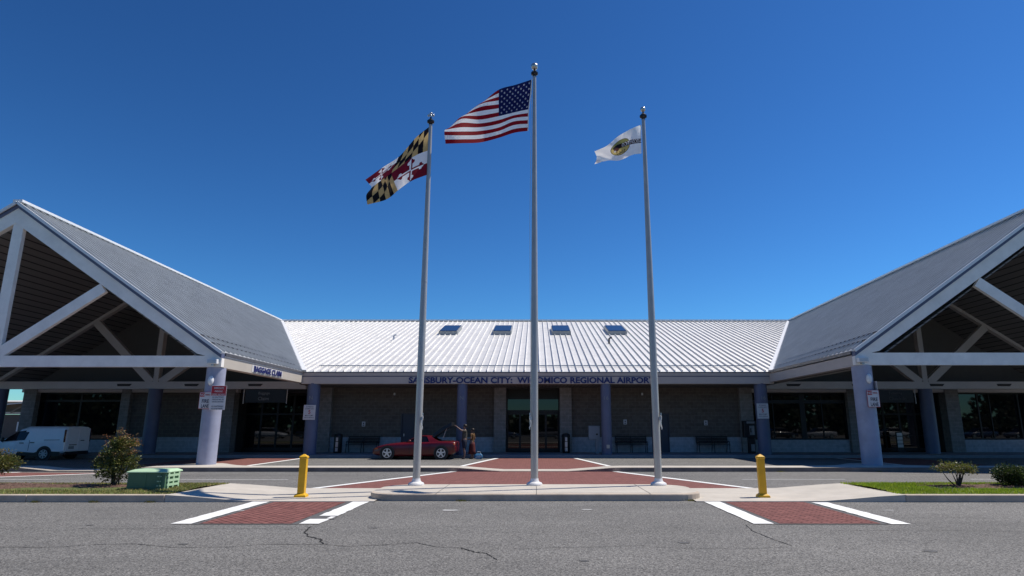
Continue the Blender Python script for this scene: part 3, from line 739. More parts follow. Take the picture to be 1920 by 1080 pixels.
# plates on columns
for x in (-3.97, 3.84, -12.08, 12.3):
    r = .276 if abs(x) < 5 else .341
    text('N' if x < 0 else '16', 'greyl', T, (x, 34.17 - r - 33.9 - .02, 3.12), (1, 0, 0), (0, 0, 1), None, .2, 'column_number', .004)
for x in (3.84,):
    part(MB().box(x - .05, x + .11, 33.84, 33.88, .48, .66), 'outlet_cover', 'fascia')

# ------------------------------------------------------------------ fixtures and signs (things)
def flood(x, y, z, lab):
    h = empty('flood_light', lab, 'light', (x, y, z), 'white flood lights above the front columns')
    MB().box(-.2, .2, -.22, -.04, .06, .25).build('housing', 'lampw', h, bevel=.02)
    MB().box(-.17, .17, -.226, -.221, .09, .22).build('lens', mat('lamp_lens', (.5, .52, .55), .1, 0, 0), h)
    MB().box(-.05, .05, -.15, .03, 0, .06).build('bracket', 'phone', h)
flood(-12.92, GL + .12, 3.99, 'white flood light above the blue column with the red parking sign')
flood(12.95, GR + .12, 4.02, 'white flood light above the blue column in full shade')
def oval(x, y, z, lab):
    h = empty('oval_wall_light', lab, 'light', (x, y, z), 'oval bulkhead lights on the front columns')
    MB().ball((0, -.02, 0), .13, 16, 10, (.85, .8, 1.5)).build('shade', 'lampw', h, True)
    MB().lathe([(.1, 0), (.1, .06)], (0, 0, 0), 16, 'y').build('backplate', 'lampw', h, 40)
oval(-12.98, 24.98, 3.4, 'white oval light over the fire lane sign on the left column')
oval(13.14, 24.56, 3.45, 'white oval light over the fire lane sign on the right column')
def sign(name, x, y, z, w, h, lab, rz, build):
    s = empty(name, lab, 'sign', (x, y, z), None, rz)
    build(s, w, h); return s
EX, EZv = (1, 0, 0), (0, 0, 1)
def fire(s, w, h):
    MB().box(-w / 2, w / 2, 0, .012, -h / 2, h / 2).build('plate', 'signr', s, bevel=.004)
    MB().box(-w / 2 + .015, w / 2 - .015, -.004, -.0005, -h / 2 + .015, h / 2 - .015).build('face', 'signw', s)
    MB().box(-w / 2 + .03, -w / 2 + .2, -.008, -.0045, h / 2 - .19, h / 2 - .03).build('band', 'signr', s)
    text('NO', 'signw', s, (-w / 2 + .115, -.012, h / 2 - .11), EX, EZv, None, .09, 'lettering', .002, .02)
    text('PARKING', 'signr', s, (w / 2 - .16, -.008, h / 2 - .11), EX, EZv, w - .3, .07, 'lettering', .002, .01)
    text('FIRE', 'ink', s, (.02, -.008, -.03), EX, EZv, w * .58, .14, 'lettering', .002, .02)
    text('LANE', 'ink', s, (.02, -.008, -.22), EX, EZv, w * .62, .14, 'lettering', .002, .02)
fl = sign('fire_lane_sign', -13.1, 24.93, 2.62, .48, .66, 'white NO PARKING FIRE LANE sign half behind the red topped sign', 0, fire)
sign('fire_lane_sign', 13.2, 24.5, 2.67, .48, .66, 'white NO PARKING FIRE LANE sign on the shaded blue column', 0, fire)
def tow(s, w, h):
    MB().box(-w / 2, w / 2, 0, .012, -h / 2, h / 2).build('plate', 'signw', s, bevel=.004)
    MB().box(-w / 2 + .015, w / 2 - .015, -.004, -.0005, .08, h / 2 - .015).build('band', 'signr', s)
    for i, t in enumerate(('IMMEDIATE', 'PARKING', 'LOADING / UNLOADING')): text(t, 'signw', s, (0, -.008, h / 2 - .1 - .125 * i), EX, EZv, w * (.62, .5, .86)[i], .075, 'lettering', .002, .01)
    for i, t in enumerate(('ALL UNATTENDED', 'VEHICLES WILL BE', 'TICKETED OR TOWED', '', 'NO UNATTENDED', 'PICK UP OR PARKING')):
        if t: text(t, 'ink', s, (0, -.006, .02 - .09 * i), EX, EZv, w * .75, .05, 'lettering', .002, .005)
sign('tow_sign', -12.56, 24.86, 2.72, .56, .95, 'red and white unattended vehicles sign on the sunlit side of the column', R(14), tow)
sign('tow_sign', 13.46, 24.78, 2.85, .56, 1.0, 'sign seen edge on behind the right fire lane sign', R(80), tow)
def mins(s, w, h):
    MB().box(-w / 2, w / 2, 0, .012, -h / 2, h / 2).build('plate', 'signw', s, bevel=.004)
    text('NO PARKING', 'ink', s, (0, -.004, h / 2 - .1), EX, EZv, w * .6, .06, 'lettering', .002, .005)
    text('LOADING ONLY', 'ink', s, (0, -.004, h / 2 - .2), EX, EZv, w * .75, .06, 'lettering', .002, .005)
    text('5', 'signr', s, (0, -.004, .02), EX, EZv, None, .2, 'lettering', .002, .02)
    text('MINUTE LIMIT', 'ink', s, (0, -.004, -.17), EX, EZv, w * .7, .06, 'lettering', .002, .005)
    text('STRICTLY ENFORCED', 'ink', s, (0, -.004, -.28), EX, EZv, w * .8, .05, 'lettering', .002, .005)
sign('time_limit_sign', -12.1, 33.8, 2.35, .64, .78, 'square white time limit sign on the column right of the baggage claim entrance', 0, mins)
sign('time_limit_sign', 12.2, 33.8, 2.42, .62, .8, 'square white time limit sign on the column beside the payphone', 0, mins)
def notice(s, w, h):
    MB().box(-w / 2, w / 2, 0, .01, -h / 2, h / 2).build('plate', 'signw', s)
    MB().box(-.03, .03, -.004, -.0005, -.02, .08).build('symbol', 'ink', s); MB().box(-.05, .05, -.004, -.0005, -.1, -.06).build('symbol', 'ink', s)
for x, z, l in ((-10.1, 1.75, 'small white notice on the block wall above the leftmost bench'), (5.3, 1.87, 'small white notice on the block wall right of the blue column with the cabinet'), (10.05, 1.82, 'small white notice on the block wall above the rightmost bench')):
    sign('wall_notice', x, 37.28, z, .2, .28, l, 0, notice)

# ------------------------------------------------------------------ benches, bins, cabinet, phone
def bench(x, lab, y=36.75):
    s = empty('bench', lab, 'bench', (x, y, .15), 'dark slatted benches along the terminal wall'); L = 1.85
    b = MB()
    for i in range(5): b.box(-L / 2, L / 2, -.26 + i * .1, -.19 + i * .1, .42, .45)
    b.build('seat', 'bench', s)
    b = MB()
    for i in range(5): b.box(-L / 2, L / 2, .245 + .018 * i, .27 + .018 * i, .5 + i * .085, .57 + i * .085)
    b.build('backrest', 'bench', s)
    for d in (-L / 2 + .06, 0, L / 2 - .06):
        MB().tube([(d - .0, -.3, 0), (d, -.24, .4), (d, -.26, .62), (d, .1, .62), (d, .22, .46)], .022, 6).tube([(d, .36, 0), (d, .2, .42), (d, .33, .93)], .022, 6).build('leg', 'black', s)
    return s
b0 = bench(-9.95, 'dark slatted bench left of the red sports car')
for x, l in ((5.55, 'dark slatted bench just right of the blue column with the grey cabinet'), (10.25, 'dark slatted bench nearest the payphone')):
    c = copy_tree(b0); c.location.x = x; c['label'] = l
def bin_(x, y, lab, band):
    s = empty('litter_bin', lab, 'bin', (x, y, .15), 'black litter bins on the walkway')
    MB().lathe([(.2, 0), (.23, .05), (.23, .86), (.25, .88), (.25, .93)], (0, 0, 0), 24).build('body', 'black', s, 40)
    MB().lathe([(.25, .932), (.22, 1.02), (.12, 1.08), (.1, 1.08)], (0, 0, 0), 24).build('lid', 'black', s, 40)
    if band: 
        b = MB(); b.box(-.07, .07, -.245, -.22, .1, .3); b.box(-.07, .07, -.245, -.22, .34, .62); b.box(-.06, .06, -.245, -.22, .66, .86); b.build('poster', 'phone', s)
bin_(-11.1, 35.9, 'dark litter bin just right of the corner column', True); bin_(1.75, 36.2, 'black litter bin with pale panel right of the main door', True); 
s = empty('notice_stand', 'pale striped stand inside the ticketing entrance recess', 'stand', (21.7, 37.9, .15))
b = MB(); [b.box(-.16, .16, -.02, .0, .25 + .22 * i, .43 + .22 * i) for i in range(4)]; b.build('panel', 'phone', s)
MB().box(-.2, .2, 0, .05, 0, 1.15).build('frame', 'black', s); MB().box(-.25, .25, -.15, .2, -.0, .03).build('base', 'black', s)
s = empty('utility_cabinet', 'grey utility cabinet on a pedestal left of the blue column', 'cabinet', (3.35, 35.2, .15))
MB().box(-.4, .22, -.15, .2, .75, 1.5).build('housing', 'cab', s, bevel=.015)
MB().box(-.37, .18, -.165, -.151, .79, 1.46).build('door', 'cab', s, bevel=.006); MB().box(.0, .1, -.18, -.166, 1.0, 1.08).build('handle', 'black', s)
MB().box(-.02, .18, -.08, .15, 0, .75).build('pedestal', 'cab', s, bevel=.01)
s = empty('payphone', 'black and steel payphone on a pedestal left of the right corner column', 'payphone', (12.0, 35.5, .15))
MB().box(-.36, .36, -.15, .25, .85, 1.78).build('hood', 'black', s, bevel=.03)
MB().box(-.06, .2, -.165, -.151, 1.0, 1.5).build('phone_panel', 'phone', s, bevel=.01); MB().tube([(-.0, -.19, 1.15), (-.02, -.2, 1.25), (0, -.19, 1.36)], [.035, .022, .035], 8).build('handset', 'black', s, True)
MB().box(-.2, .24, -.162, -.151, 1.62, 1.74).build('header', 'greyl', s)
MB().box(-.12, .22, -.1, .2, 0, .85).build('pedestal', 'black', s, bevel=.01); MB().box(-.02, .18, -.112, -.101, .12, .5).build('plate', 'phone', s)

# ------------------------------------------------------------------ flagpoles
def flagpole(x, y, h, lab, fin, cl):
    s = empty('flagpole', lab, 'flagpole', (x, y, .15), 'three flagpoles on the front island')
    r0, r1 = .094, .048
    MB().lathe([(r0, .05), (r0, h * .35), (r0 * .82, h * .6), (r1, h - .12)], (0, 0, 0), 28).build('pole', 'pole', s, 50)
    MB().lathe([(.20, 0), (.205, .03), (.19, .06), (.125, .09), (.105, .13), (.100, .17)], (0, 0, 0), 28).build('base_flange', 'polebase', s, 35)
    b = MB()
    for t in (.26, .52, .74): 
        r = r0 + .002 if t < .4 else (r0 * (.9 if t < .6 else .7)); b.lathe([(r, h * t), (r + .003, h * t + .02), (r, h * t + .04)], (0, 0, 0), 24)
    b.build('joint_ring', 'pole', s, 40)
    MB().lathe([(r1 + .005, h - .2), (.05, h - .16), (.1, h - .13), (.105, h - .08), (.06, h - .03), (.03, h), (.02, h + .05)], (0, 0, 0), 24).build('truck', 'polecap', s, 40)
    if fin == 'ball': MB().ball((0, 0, h + .13), .105, 20, 12).build('finial', 'ball', s, True)
    elif fin == 'small': MB().ball((0, 0, h + .12), .078, 20, 12).build('finial', 'ball', s, True)
    else:
        b = MB().tube([(0, 0, h), (0, 0, h + .16)], .018, 8).tube([(-.07, 0, h + .1), (.07, 0, h + .1)], .016, 8)
        for a, c in ((-.085, .1), (.085, .1), (0, .18), (-.06, .125), (.06, .125), (-.06, .075), (.06, .075), (-.025, .16), (.025, .16)): b.ball((a, 0, h + c), .022, 8, 6)
        b.build('finial', 'ball', s, True)
    MB().box(-.03 + cl * .09, .03 + cl * .09, -.1, -.06, 1.62, 1.7).tube([(cl * .11, -.09, 1.5), (cl * .12, -.09, 1.8)], .014, 6).build('cleat', 'phone', s)
    b = MB()
    for k in range(3):
        pts = [(cl * (.105 + .02 * math.sin(i * 1.1 + k)), -.1 - .01 * k, 1.74 - .05 * i - .03 * k) for i in range(7)]; b.tube(pts, .013, 6)
    b.build('rope_coil', 'rope', s)
    return s
PY = 16.4
flagpole(-3.02, PY, 10.15, 'flagpole on the left with a cross shaped finial', 'cross', 1)
pc = flagpole(-.02, PY, 11.7, 'tallest flagpole in the middle with a large silver ball', 'ball', -1)
flagpole(3.13, PY, 10.32, 'flagpole on the right with a small ball finial', 'small', 1)
b = MB(); b.tube([(-.075, -.05, 11.5), (-.10, -.06, 9.8), (-.13, -.06, 7), (-.11, -.06, 4), (-.1, -.1, 1.7)], .006, 6); b.build('halyard', 'rope', pc)

# ------------------------------------------------------------------ flags
def cr(p0, p1, p2, p3, t):
    return p1 * 1. + (p2 - p0) * (.5 * t) + (p0 * 2 - p1 * 5 + p2 * 4 - p3) * (.5 * t * t) + (p1 * 3 - p0 - p2 * 3 + p3) * (.5 * t ** 3)
def interp(pts, t):
    n = len(pts) - 1; f = min(max(t, 0), 1) * n; i = min(int(f), n - 1); f -= i
    g = lambda k: pts[k] if 0 <= k <= n else (pts[0] * 2 - pts[1] if k < 0 else pts[n] * 2 - pts[n - 1])
    return cr(g(i - 1), g(i), g(i + 1), g(i + 2), f)
def flagmesh(ctrl, ox, oy, sc, nu, nv, paint, ripple, name, lab, tilt=.6):
    cols_ = [[Vector((ox + p[0] / sc, oy + p[1] / sc, p[2] if len(p) > 2 else 0)) for p in col] for col in ctrl]
    b = MB(); b.c = []; q = cols_[0][0]; base = at(q.x, q.y, PY)
    for i in range(nu + 1):
        u = i / nu
        for j in range(nv + 1):
            v = j / nv; p = interp([interp(c, v) for c in cols_], u)
            b.v.append(tuple(at(p.x, p.y, PY + p.z + ripple(u, v) + tilt * min(1, 2.5 * u) * (.5 - v)) - base))
    for i in range(nu):
        for j in range(nv):
            o = i * (nv + 1) + j; b.f.append((o, o + 1, o + nv + 2, o + nv + 1)); b.c.append((*paint((i + .5) / nu, (j + .5) / nv), 1))
    o = b.build(name, 'flag', None, True, loc=tuple(base)); return tag(o, lab, 'flag')
RED, WHT, BLU = (.27, .008, .016), (.92, .92, .92), (.008, .012, .075)
def star(du, dv, r):
    a = math.atan2(du, -dv); q = math.hypot(du, dv); k = math.cos(R(36)); a = abs((a + math.pi / 5) % (2 * math.pi / 5) - math.pi / 5)
    # five-point star outline in polar form
    ro, ri = r, r * .45; x, y = q * math.cos(a), q * math.sin(a); x1, y1 = ri * math.cos(R(36)), ri * math.sin(R(36))
    return (ro - x) * y1 >= y * (ro - x1)
def us(u, v):
    if u < .012: return (.7, .7, .7)
    if u < .4 and v < 7 / 13:
        asp = 1.9
        for r in range(9):
            n = 6 if r % 2 == 0 else 5
            cv = (r + 1) / 10 * 7 / 13
            if abs(cv - v) > .04: continue
            for k in range(n):
                cu = ((2 * k + 1) if n == 6 else (2 * k + 2)) / 12 * .4
                if abs(cu - u) < .03 and star((u - cu) * asp, v - cv, .026): return (.4, .4, .46)
        return BLU
    return RED if int(v * 13) % 2 == 0 else WHT
usc = [[(1068, 232), (1057, 385), (1036, 545), (1029, 680), (1025, 812)],
       [(885, 292, -.05), (875, 440, -.1), (864, 586, -.14), (858, 697, -.12), (862, 835, -.08)],
       [(693, 348, .05), (691, 480, 0), (690, 625, -.04), (688, 765, -.06), (684, 893, -.02)],
       [(520, 486, .3), (480, 520, .12), (478, 664, 0), (480, 803, -.06), (480, 943, -.1)],
       [(400, 600, .55), (300, 648, .3), (268, 664, .08), (268, 808, -.1), (270, 951, -.14)],
       [(280, 770, .8), (200, 790, .5), (130, 790, .22), (80, 814, -.02), (92, 957, -.1)]]
flagmesh(usc, 820, 110, 6.0, 320, 260, us, lambda u, v: u * (.10 * math.sin(9 * u + 3.5 * v) + .045 * math.sin(19 * u - 7 * v)), 'american_flag', 'red, white and blue striped flag with stars, flying from the middle pole')
GLD, BLK, MRD = (.58, .40, .17), (.010, .009, .012), (.20, .012, .028)
def calvert(s, t):
    g = int(s * 6) % 2 == 0
    d = t - s                                       # bend from the upper hoist
    if abs(d) < .17: g = not g
    return GLD if g else BLK
def crossland(s, t):
    w = (s < .5) == (t < .5)
    x, y = (s - .5) * 1.5, t - .5
    arm = .055; inside = (abs(x) < arm and abs(y) < .36) or (abs(y) < arm and abs(x) < .46)
    for cx, cy in ((0, .38), (.075, .31), (-.075, .31), (0, -.38), (.075, -.31), (-.075, -.31), (.5, 0), (.43, .075), (.43, -.075), (-.5, 0), (-.43, .075), (-.43, -.075)):
        if math.hypot(x - cx, y - cy) < .07: inside = True
    if inside: w = not w
    return WHT if w else MRD
def md(u, v):
    if u < .035: return (.78, .78, .78)
    u = (u - .035) / .965; s, t = (u * 2) % 1, (v * 2) % 1
    return calvert(s, t) if (u < .5) == (v < .5) else crossland(s, t)
mdc = [[(788, 140), (785, 275), (778, 400), (775, 530), (768, 660)],
       [(622, 275, .1), (612, 385, .05), (600, 475, -.05), (590, 610, -.1), (575, 735, -.1)],
       [(452, 468, .3), (425, 530, .1), (378, 640, .0), (400, 730, -.22), (440, 830, -.2)],
       [(268, 592, .15), (262, 660, .12), (258, 726, .1), (285, 815, -.2), (310, 932, -.15)],
       [(85, 722, .2), (125, 765, .18), (150, 808, .1), (96, 885, -.1), (106, 987, -.05)]]
flagmesh(mdc, 670, 210, 5.683, 240, 200, md, lambda u, v: u * (.09 * math.sin(11 * u + 4 * v) + .045 * math.sin(22 * u - 6 * v)), 'state_flag', 'black and gold checked flag with red and white crosses, flying from the left pole')
FONT = {'W': '10001 10001 10001 10101 10101 11011 10001', 'I': '111 010 010 010 010 010 111', 'C': '0111 1000 1000 1000 1000 1000 0111', 'O': '0110 1001 1001 1001 1001 1001 0110',
        'M': '10001 11011 10101 10101 10001 10001 10001', '1': '010 110 010 010 010 010 111', '8': '0110 1001 1001 0110 1001 1001 0110', '6': '0110 1000 1000 1110 1001 1001 0110', '7': '1111 0001 0010 0010 0100 0100 0100'}
def rows(s):
    out = [''] * 7
    for ch in s:
        for k, r in enumerate(FONT[ch].split()): out[k] += r + '0'
    return out
WIC, YR = rows('WICOMICO'), rows('1867')
def county(u, v):
    c = WHT; x, y = (u - .47) * 1.55, v - .46 - .02
    r = math.hypot(x, y)
    if r < .29: c = (.62, .47, .16) if y > -.05 else (.30, .29, .10)
    if .275 < r < .295: c = (.12, .11, .05)
    if r < .27 and y > .12 and abs(x) < .15:
        k = int((y - .13) / .11 * 7); q = int((x + .15) / .3 * len(YR[0]))
        if 0 <= k < 7 and YR[k][min(q, len(YR[0]) - 1)] == '1': c = (.03, .03, .03)
    # dark rider-like shape with a red coat
    if math.hypot(x * .8 - .05, (y + .07) * 1.3) < .12: c = (.02, .018, .02)
    if math.hypot(x - .11, y - .02) < .08: c = (.10, .03, .025)
    if math.hypot(x - .16, y - .07) < .035: c = (.6, .6, .6)
    cv = .54 - .26 * u
    if u < .46 and abs(v - cv) < .075:
        c = (.035, .012, .012)
        k = int((v - cv + .052) / .104 * 7); q = int((u - .01) / .43 * len(WIC[0]))
        if 0 <= k < 7 and 0 <= q < len(WIC[0]) and WIC[k][q] == '1': c = (.75, .75, .75)
    return c
wc = [[(692, 362), (692, 490), (692, 610), (692, 727)],
      [(570, 412, .12), (560, 530, 0), (570, 650, -.06), (570, 747, -.02)],
      [(400, 508, .2), (398, 620, .0), (408, 722, -.1), (420, 814, .0)],
      [(258, 628, .15), (246, 690, .08), (258, 764, -.06), (265, 817, .05)],
      [(100, 700, .1), (122, 755, -.04), (126, 800, .08), (100, 862, -.05)]]
flagmesh(wc, 1100, 180, 6.75, 200, 130, county, lambda u, v: u * (.10 * math.sin(10 * u + 5 * v) + .05 * math.sin(20 * u + 9 * v)), 'county_flag', 'white flag with a gold round seal, flying from the right pole')

# ------------------------------------------------------------------ bollards, transformer box
def bollard(x, y, lab, rz):
    s = empty('bollard', lab, 'bollard', (x, y, .02), 'yellow bollards on the kerb ramps', rz); a = .078
    b = MB(); rings = []
    for z, h in ((.06, a), (.86, a), (.865, a + .012), (.90, a + .012), (.955, .015)): rings.append([(-h, -h, z), (h, -h, z), (h, h, z), (-h, h, z)])
    b.loft(rings); b.build('post', 'yellow', s, bevel=.006)
    rings = [[(-h, -h, z), (h, -h, z), (h, h, z), (-h, h, z)] for z, h in ((0, .135), (.045, .13), (.085, .082))]
    MB().loft(rings).build('base', 'yellow', s, bevel=.008)
bollard(-5.39, 14.95, 'yellow square bollard on the left kerb ramp', R(4)); bollard(5.23, 14.9, 'yellow square bollard on the right kerb ramp', R(-6))
s = empty('transformer_box', 'pale green ribbed electrical box on the grass beside the tall reddish shrub', 'utility box', (-9.02, 14.98, .15), None, R(0))
b = MB(); b.loft([[(-.45, 0, 0), (.44, 0, 0), (.44, .62, 0), (-.45, .62, 0)], [(-.44, .01, .4), (.43, .01, .4), (.43, .6, .4), (-.44, .6, .4)]]).build('housing', 'green', s, bevel=.012)
rb = MB()
for i in range(8): rb.box(-.44, .33, -.006, .006, .03 + i * .046, .055 + i * .046)
rb.box(-.03, -.012, -.014, -.007, .02, .4); rb.box(.31, .33, -.03, -.007, .02, .4)
rb.build('ribbed_panel', 'green', s)
b = MB(); 
for z in (.1, .2, .31): b.box(.26, .35, -.03, -.012, z, z + .025); b.box(.441, .47, .05, .5, z, z + .05)
for y in (.1, .3, .52): b.box(.442, .468, y - .03, y + .02, .02, .40)
b.build('hinge', 'greenlid', s)
MB().loft([[(-.475, -.035, .40), (.475, -.035, .40), (.475, .65, .40), (-.475, .65, .40)], [(-.47, -.03, .43), (.47, -.03, .43), (.47, .64, .43), (-.47, .64, .43)],
           [(-.36, .1, .475), (.4, .1, .475), (.4, .54, .475), (-.36, .54, .475)]]).build('lid', 'greenlid', s, bevel=.012)

# ------------------------------------------------------------------ shrubs
def extra(b, blobs, n, cols, ls):
    for (cx, cy, cz, rx, rz_) in blobs:
        for k in range(n):
            c = Vector((cx + random.gauss(0, rx), cy + random.gauss(0, rx), cz + random.gauss(0, rz_))); hue = random.choice(cols)
            for m_ in range(8):
                dd = Vector((random.gauss(0, 1), random.gauss(0, 1), random.gauss(.2, .6))).normalized(); l = ls * random.uniform(.6, 1.3)
                p = c + dd * random.uniform(0, ls * 1.6); sd = dd.cross(Vector((random.gauss(0, 1), random.gauss(0, 1), random.gauss(0, 1)))).normalized() * l * .28
                b.add([p, p + dd * l * .5 + sd, p + dd * l, p + dd * l * .5 - sd], [(0, 1, 2, 3)]); k2 = random.uniform(.6, 1.3); b.c.append((hue[0] * k2, hue[1] * k2, hue[2] * k2, 1))
def shrub(name, lab, x, y, z, blobs, nleaf, cols, stems, ls, wild=0., more=None):
    s = empty(name, lab, 'shrub', (x, y, z))
    st = MB()
    for (a, bb) in stems:
        A, B_ = Vector(a), Vector(bb); mid = (A + B_) / 2 + Vector((random.uniform(-.04, .04), random.uniform(-.04, .04), 0))
        st.tube([A, mid, B_], [.018, .013, .006], 6)
    b = MB(); b.c = []
    tot = sum(q[3] for q in blobs)
    for (cx, cy, cz, wgt, rx, rz_) in blobs:
        for k in range(int(nleaf * wgt / tot / 9)):
            d = Vector((random.gauss(0, 1), random.gauss(0, 1), random.gauss(0, 1))).normalized()
            q = random.random() ** .45
            if random.random() < wild: q *= random.uniform(1, 1.35)
            c = Vector((cx + d.x * rx * q, cy + d.y * rx * q, cz + d.z * rz_ * q)); out = Vector((d.x, d.y, d.z * .4 + .15)).normalized()
            if random.random() < .25: st.tube([Vector((cx, cy, cz - rz_ * .4)).lerp(c, .3), c], [.004, .002], 4, False)
            hue = random.choice(cols); shade = random.uniform(.6, 1.3)
            for m_ in range(9):                         # a spray of leaflets
                l = ls * random.uniform(.7, 1.3); dd = (out + Vector((random.gauss(0, .7), random.gauss(0, .7), random.gauss(0, .45)))).normalized()
                p = c + dd * random.uniform(0, ls * 2.2); sd = dd.cross(Vector((random.gauss(0, 1), random.gauss(0, 1), random.gauss(0, 1)))).normalized() * l * .28
                b.add([p, p + dd * l * .5 + sd, p + dd * l, p + dd * l * .5 - sd], [(0, 1, 2, 3)])
                k2 = shade * random.uniform(.75, 1.25); b.c.append((hue[0] * k2, hue[1] * k2, hue[2] * k2, 1))
    if more: extra(b, *more)
    b.build('foliage', 'leaf', s); st.build('stems', 'bark', s)
G1 = [(.11, .125, .025), (.07, .095, .02), (.17, .16, .035), (.05, .07, .015)]; RD = [(.22, .085, .03), (.26, .12, .05), (.16, .10, .03)]
stm = [((random.uniform(-.12, .12), random.uniform(-.12, .12), -.02), (random.uniform(-.3, .3), random.uniform(-.2, .2), random.uniform(.5, .9))) for _ in range(12)]
shrub('nandina_shrub', 'tall upright shrub with reddish top leaves behind the green box', -10.25, 15.75, .2,
      [(-.05, 0, .25, .7, .30, .12), (0, 0, .42, 1.1, .42, .13), (-.22, 0, .55, .7, .26, .10), (.18, 0, .62, .8, .26, .1), (-.05, 0, .80, .8, .28, .09), (.08, 0, 1.0, .8, .25, .08)], 5600, G1, stm, .05, .25, ([(0, 0, 1.08, .13, .08), (.22, 0, .98, .12, .07), (-.15, 0, .95, .12, .07), (.02, 0, 1.2, .05, .07), (.4, 0, .98, .06, .03), (.25, 0, .8, .14, .03), (-.2, 0, .72, .16, .03)], 20, RD + [(.18, .16, .04)] + [(.2, .15, .04)], .045))
stm = [((random.uniform(-.2, .2), random.uniform(-.12, .12), -.02), (random.uniform(-.4, .4), random.uniform(-.2, .2), random.uniform(.4, .7))) for _ in range(12)]
shrub('nandina_shrub', 'bushy green shrub cut off by the left edge of the photo', -13.55, 15.7, .2,
      [(0, 0, .55, 1.4, .6, .28), (.35, 0, .5, 1, .42, .2), (-.4, 0, .45, 1, .45, .25), (.6, 0, .55, .35, .3, .1)], 7000, G1 + [(.13, .12, .03)], stm, .05, .25, ([(-.1, 0, .85, .22, .06), (.3, 0, .75, .15, .05)], 30, [(.2, .12, .04), (.15, .13, .035)], .045))
stm = [((random.uniform(-.03, .03), random.uniform(-.03, .03), -.02), (random.uniform(-.35, .35), random.uniform(-.15, .15), random.uniform(.3, .5))) for _ in range(9)]
shrub('small_nandina', 'small thin shrub with bare stems and a flat leafy top on the right strip', 10.12, 15.5, .2,
      [(0, 0, .44, 1, .3, .09), (-.25, 0, .42, .6, .22, .06), (.25, 0, .4, .6, .2, .08)], 1500, [(.14, .16, .03), (.11, .13, .03), (.2, .17, .04)], stm, .045, .3, ([(.25, 0, .42, .1, .04), (-.3, 0, .46, .1, .03)], 10, RD, .035))
stm = [((0, 0, -.02), (random.uniform(-.3, .3), random.uniform(-.3, .3), .3)) for _ in range(6)]
shrub('boxwood_shrub', 'low rounded dark green shrub at the right end of the strip', 11.55, 15.6, .19,
      [(0, 0, .24, 1, .36, .22), (.25, .05, .22, .8, .32, .2), (-.12, 0, .28, .7, .3, .2)], 9000, [(.03, .055, .012), (.045, .075, .016), (.02, .04, .01), (.09, .12, .03)], stm, .04)

# ------------------------------------------------------------------ vehicles
def ring(d, w, zb, zs, zt, X0, sg, yc):
    h = [(0, zb), (.75 * w, zb), (.93 * w, zb + .05), (w, zb + .2 * (zs - zb)), (w * .99, zs - .16 * (zs - zb) - .02), (.95 * w, zs - .02), (.86 * w, zs + (zt - zs) * .45), (.5 * w, zt - .005), (0, zt)]
    pts = h + [(-y, z) for y, z in h[-2:0:-1]]
    return [(X0 + sg * d, yc + y, z) for y, z in pts]
def wheel(parent, x, y, r, face, spokes, wname='wheel', rimmat='rim', w=.2):
    h = MB(); y0, y1 = sorted((y, y + face * -w))
    h.lathe([(r * .66, 0), (r * .95, .0), (r, .03), (r, w - .03), (r * .95, w), (r * .66, w)], (x, y0, r), 32, 'y')
    o = h.build(wname, 'tyre', parent, 40)
    b = MB(); yf = y + face * .004
    b.lathe([(r * .60, -.01), (r * .68, -.01), (r * .70, .01), (r * .6, .01), (r * .6, -.01)], (x, yf, r), 32, 'y', False)
    for i in range(spokes):
        a = 2 * math.pi * i / spokes + .3
        b.bar((x + .05 * math.cos(a), yf, r + .05 * math.sin(a)), (x + r * .62 * math.cos(a), yf, r + r * .62 * math.sin(a)), .02, r * (.22 if spokes == 5 else .16), (0, 1, 0)) if False else \
        b.prismy([(x + r * (.12 * math.cos(a + 1.2)), r + r * .12 * math.sin(a + 1.2)), (x + r * (.12 * math.cos(a - 1.2)), r + r * .12 * math.sin(a - 1.2)),
                  (x + r * .63 * math.cos(a - .15), r + r * .63 * math.sin(a - .15)), (x + r * .63 * math.cos(a + .15), r + r * .63 * math.sin(a + .15))], yf - .012, yf + .012)
    b.lathe([(.002, -.016), (r * .18, -.016), (r * .2, .016), (.002, .016)], (x, yf, r), 16, 'y')
    b.build('rim', rimmat, o, 40)
    return o
# red sports car, nose to the left
CX0 = -8.2; CY = 32.62
s = empty('sports_car', 'low red sports car with its rear hatch raised, parked at the walkway kerb', 'car', (CX0, CY, 0))
st = [(0, .5, .30, .44, .47), (.1, .7, .22, .53, .56), (.4, .85, .17, .66, .68), (.85, .91, .15, .76, .775), (1.4, .9, .14, .79, .83), (2.0, .88, .14, .81, .865), (2.7, .90, .14, .83, .88),
      (3.3, .935, .15, .87, .90), (3.8, .93, .18, .885, .905), (4.1, .90, .25, .875, .89), (4.22, .86, .33, .85, .865), (4.27, .8, .40, .80, .81)]
b = MB().loft([ring(d, w, zb, zs, zt, 0, 1, 0) for d, w, zb, zs, zt in st]); body = b.build('body', 'redcar', s, True, sub=1)
def gh(d, w, z0, z1): return [(d, -w[0], z0), (d, -w[1], z1), (d, w[1], z1), (d, w[0], z0)]
g_ = MB().loft([gh(1.72, (.66, .6), .84, .86), gh(2.02, (.73, .6), .84, 1.02), gh(2.35, (.76, .55), .85, 1.135), gh(2.95, (.76, .54), .86, 1.12)]); g_.build('cabin_glass', 'glass', s, 30)
r_ = MB().loft([gh(2.24, (.57, .46), 1.085, 1.115), gh(2.36, (.57, .46), 1.12, 1.148), gh(2.6, (.57, .46), 1.135, 1.168), gh(2.85, (.57, .46), 1.115, 1.15), gh(2.98, (.57, .46), 1.07, 1.125)])
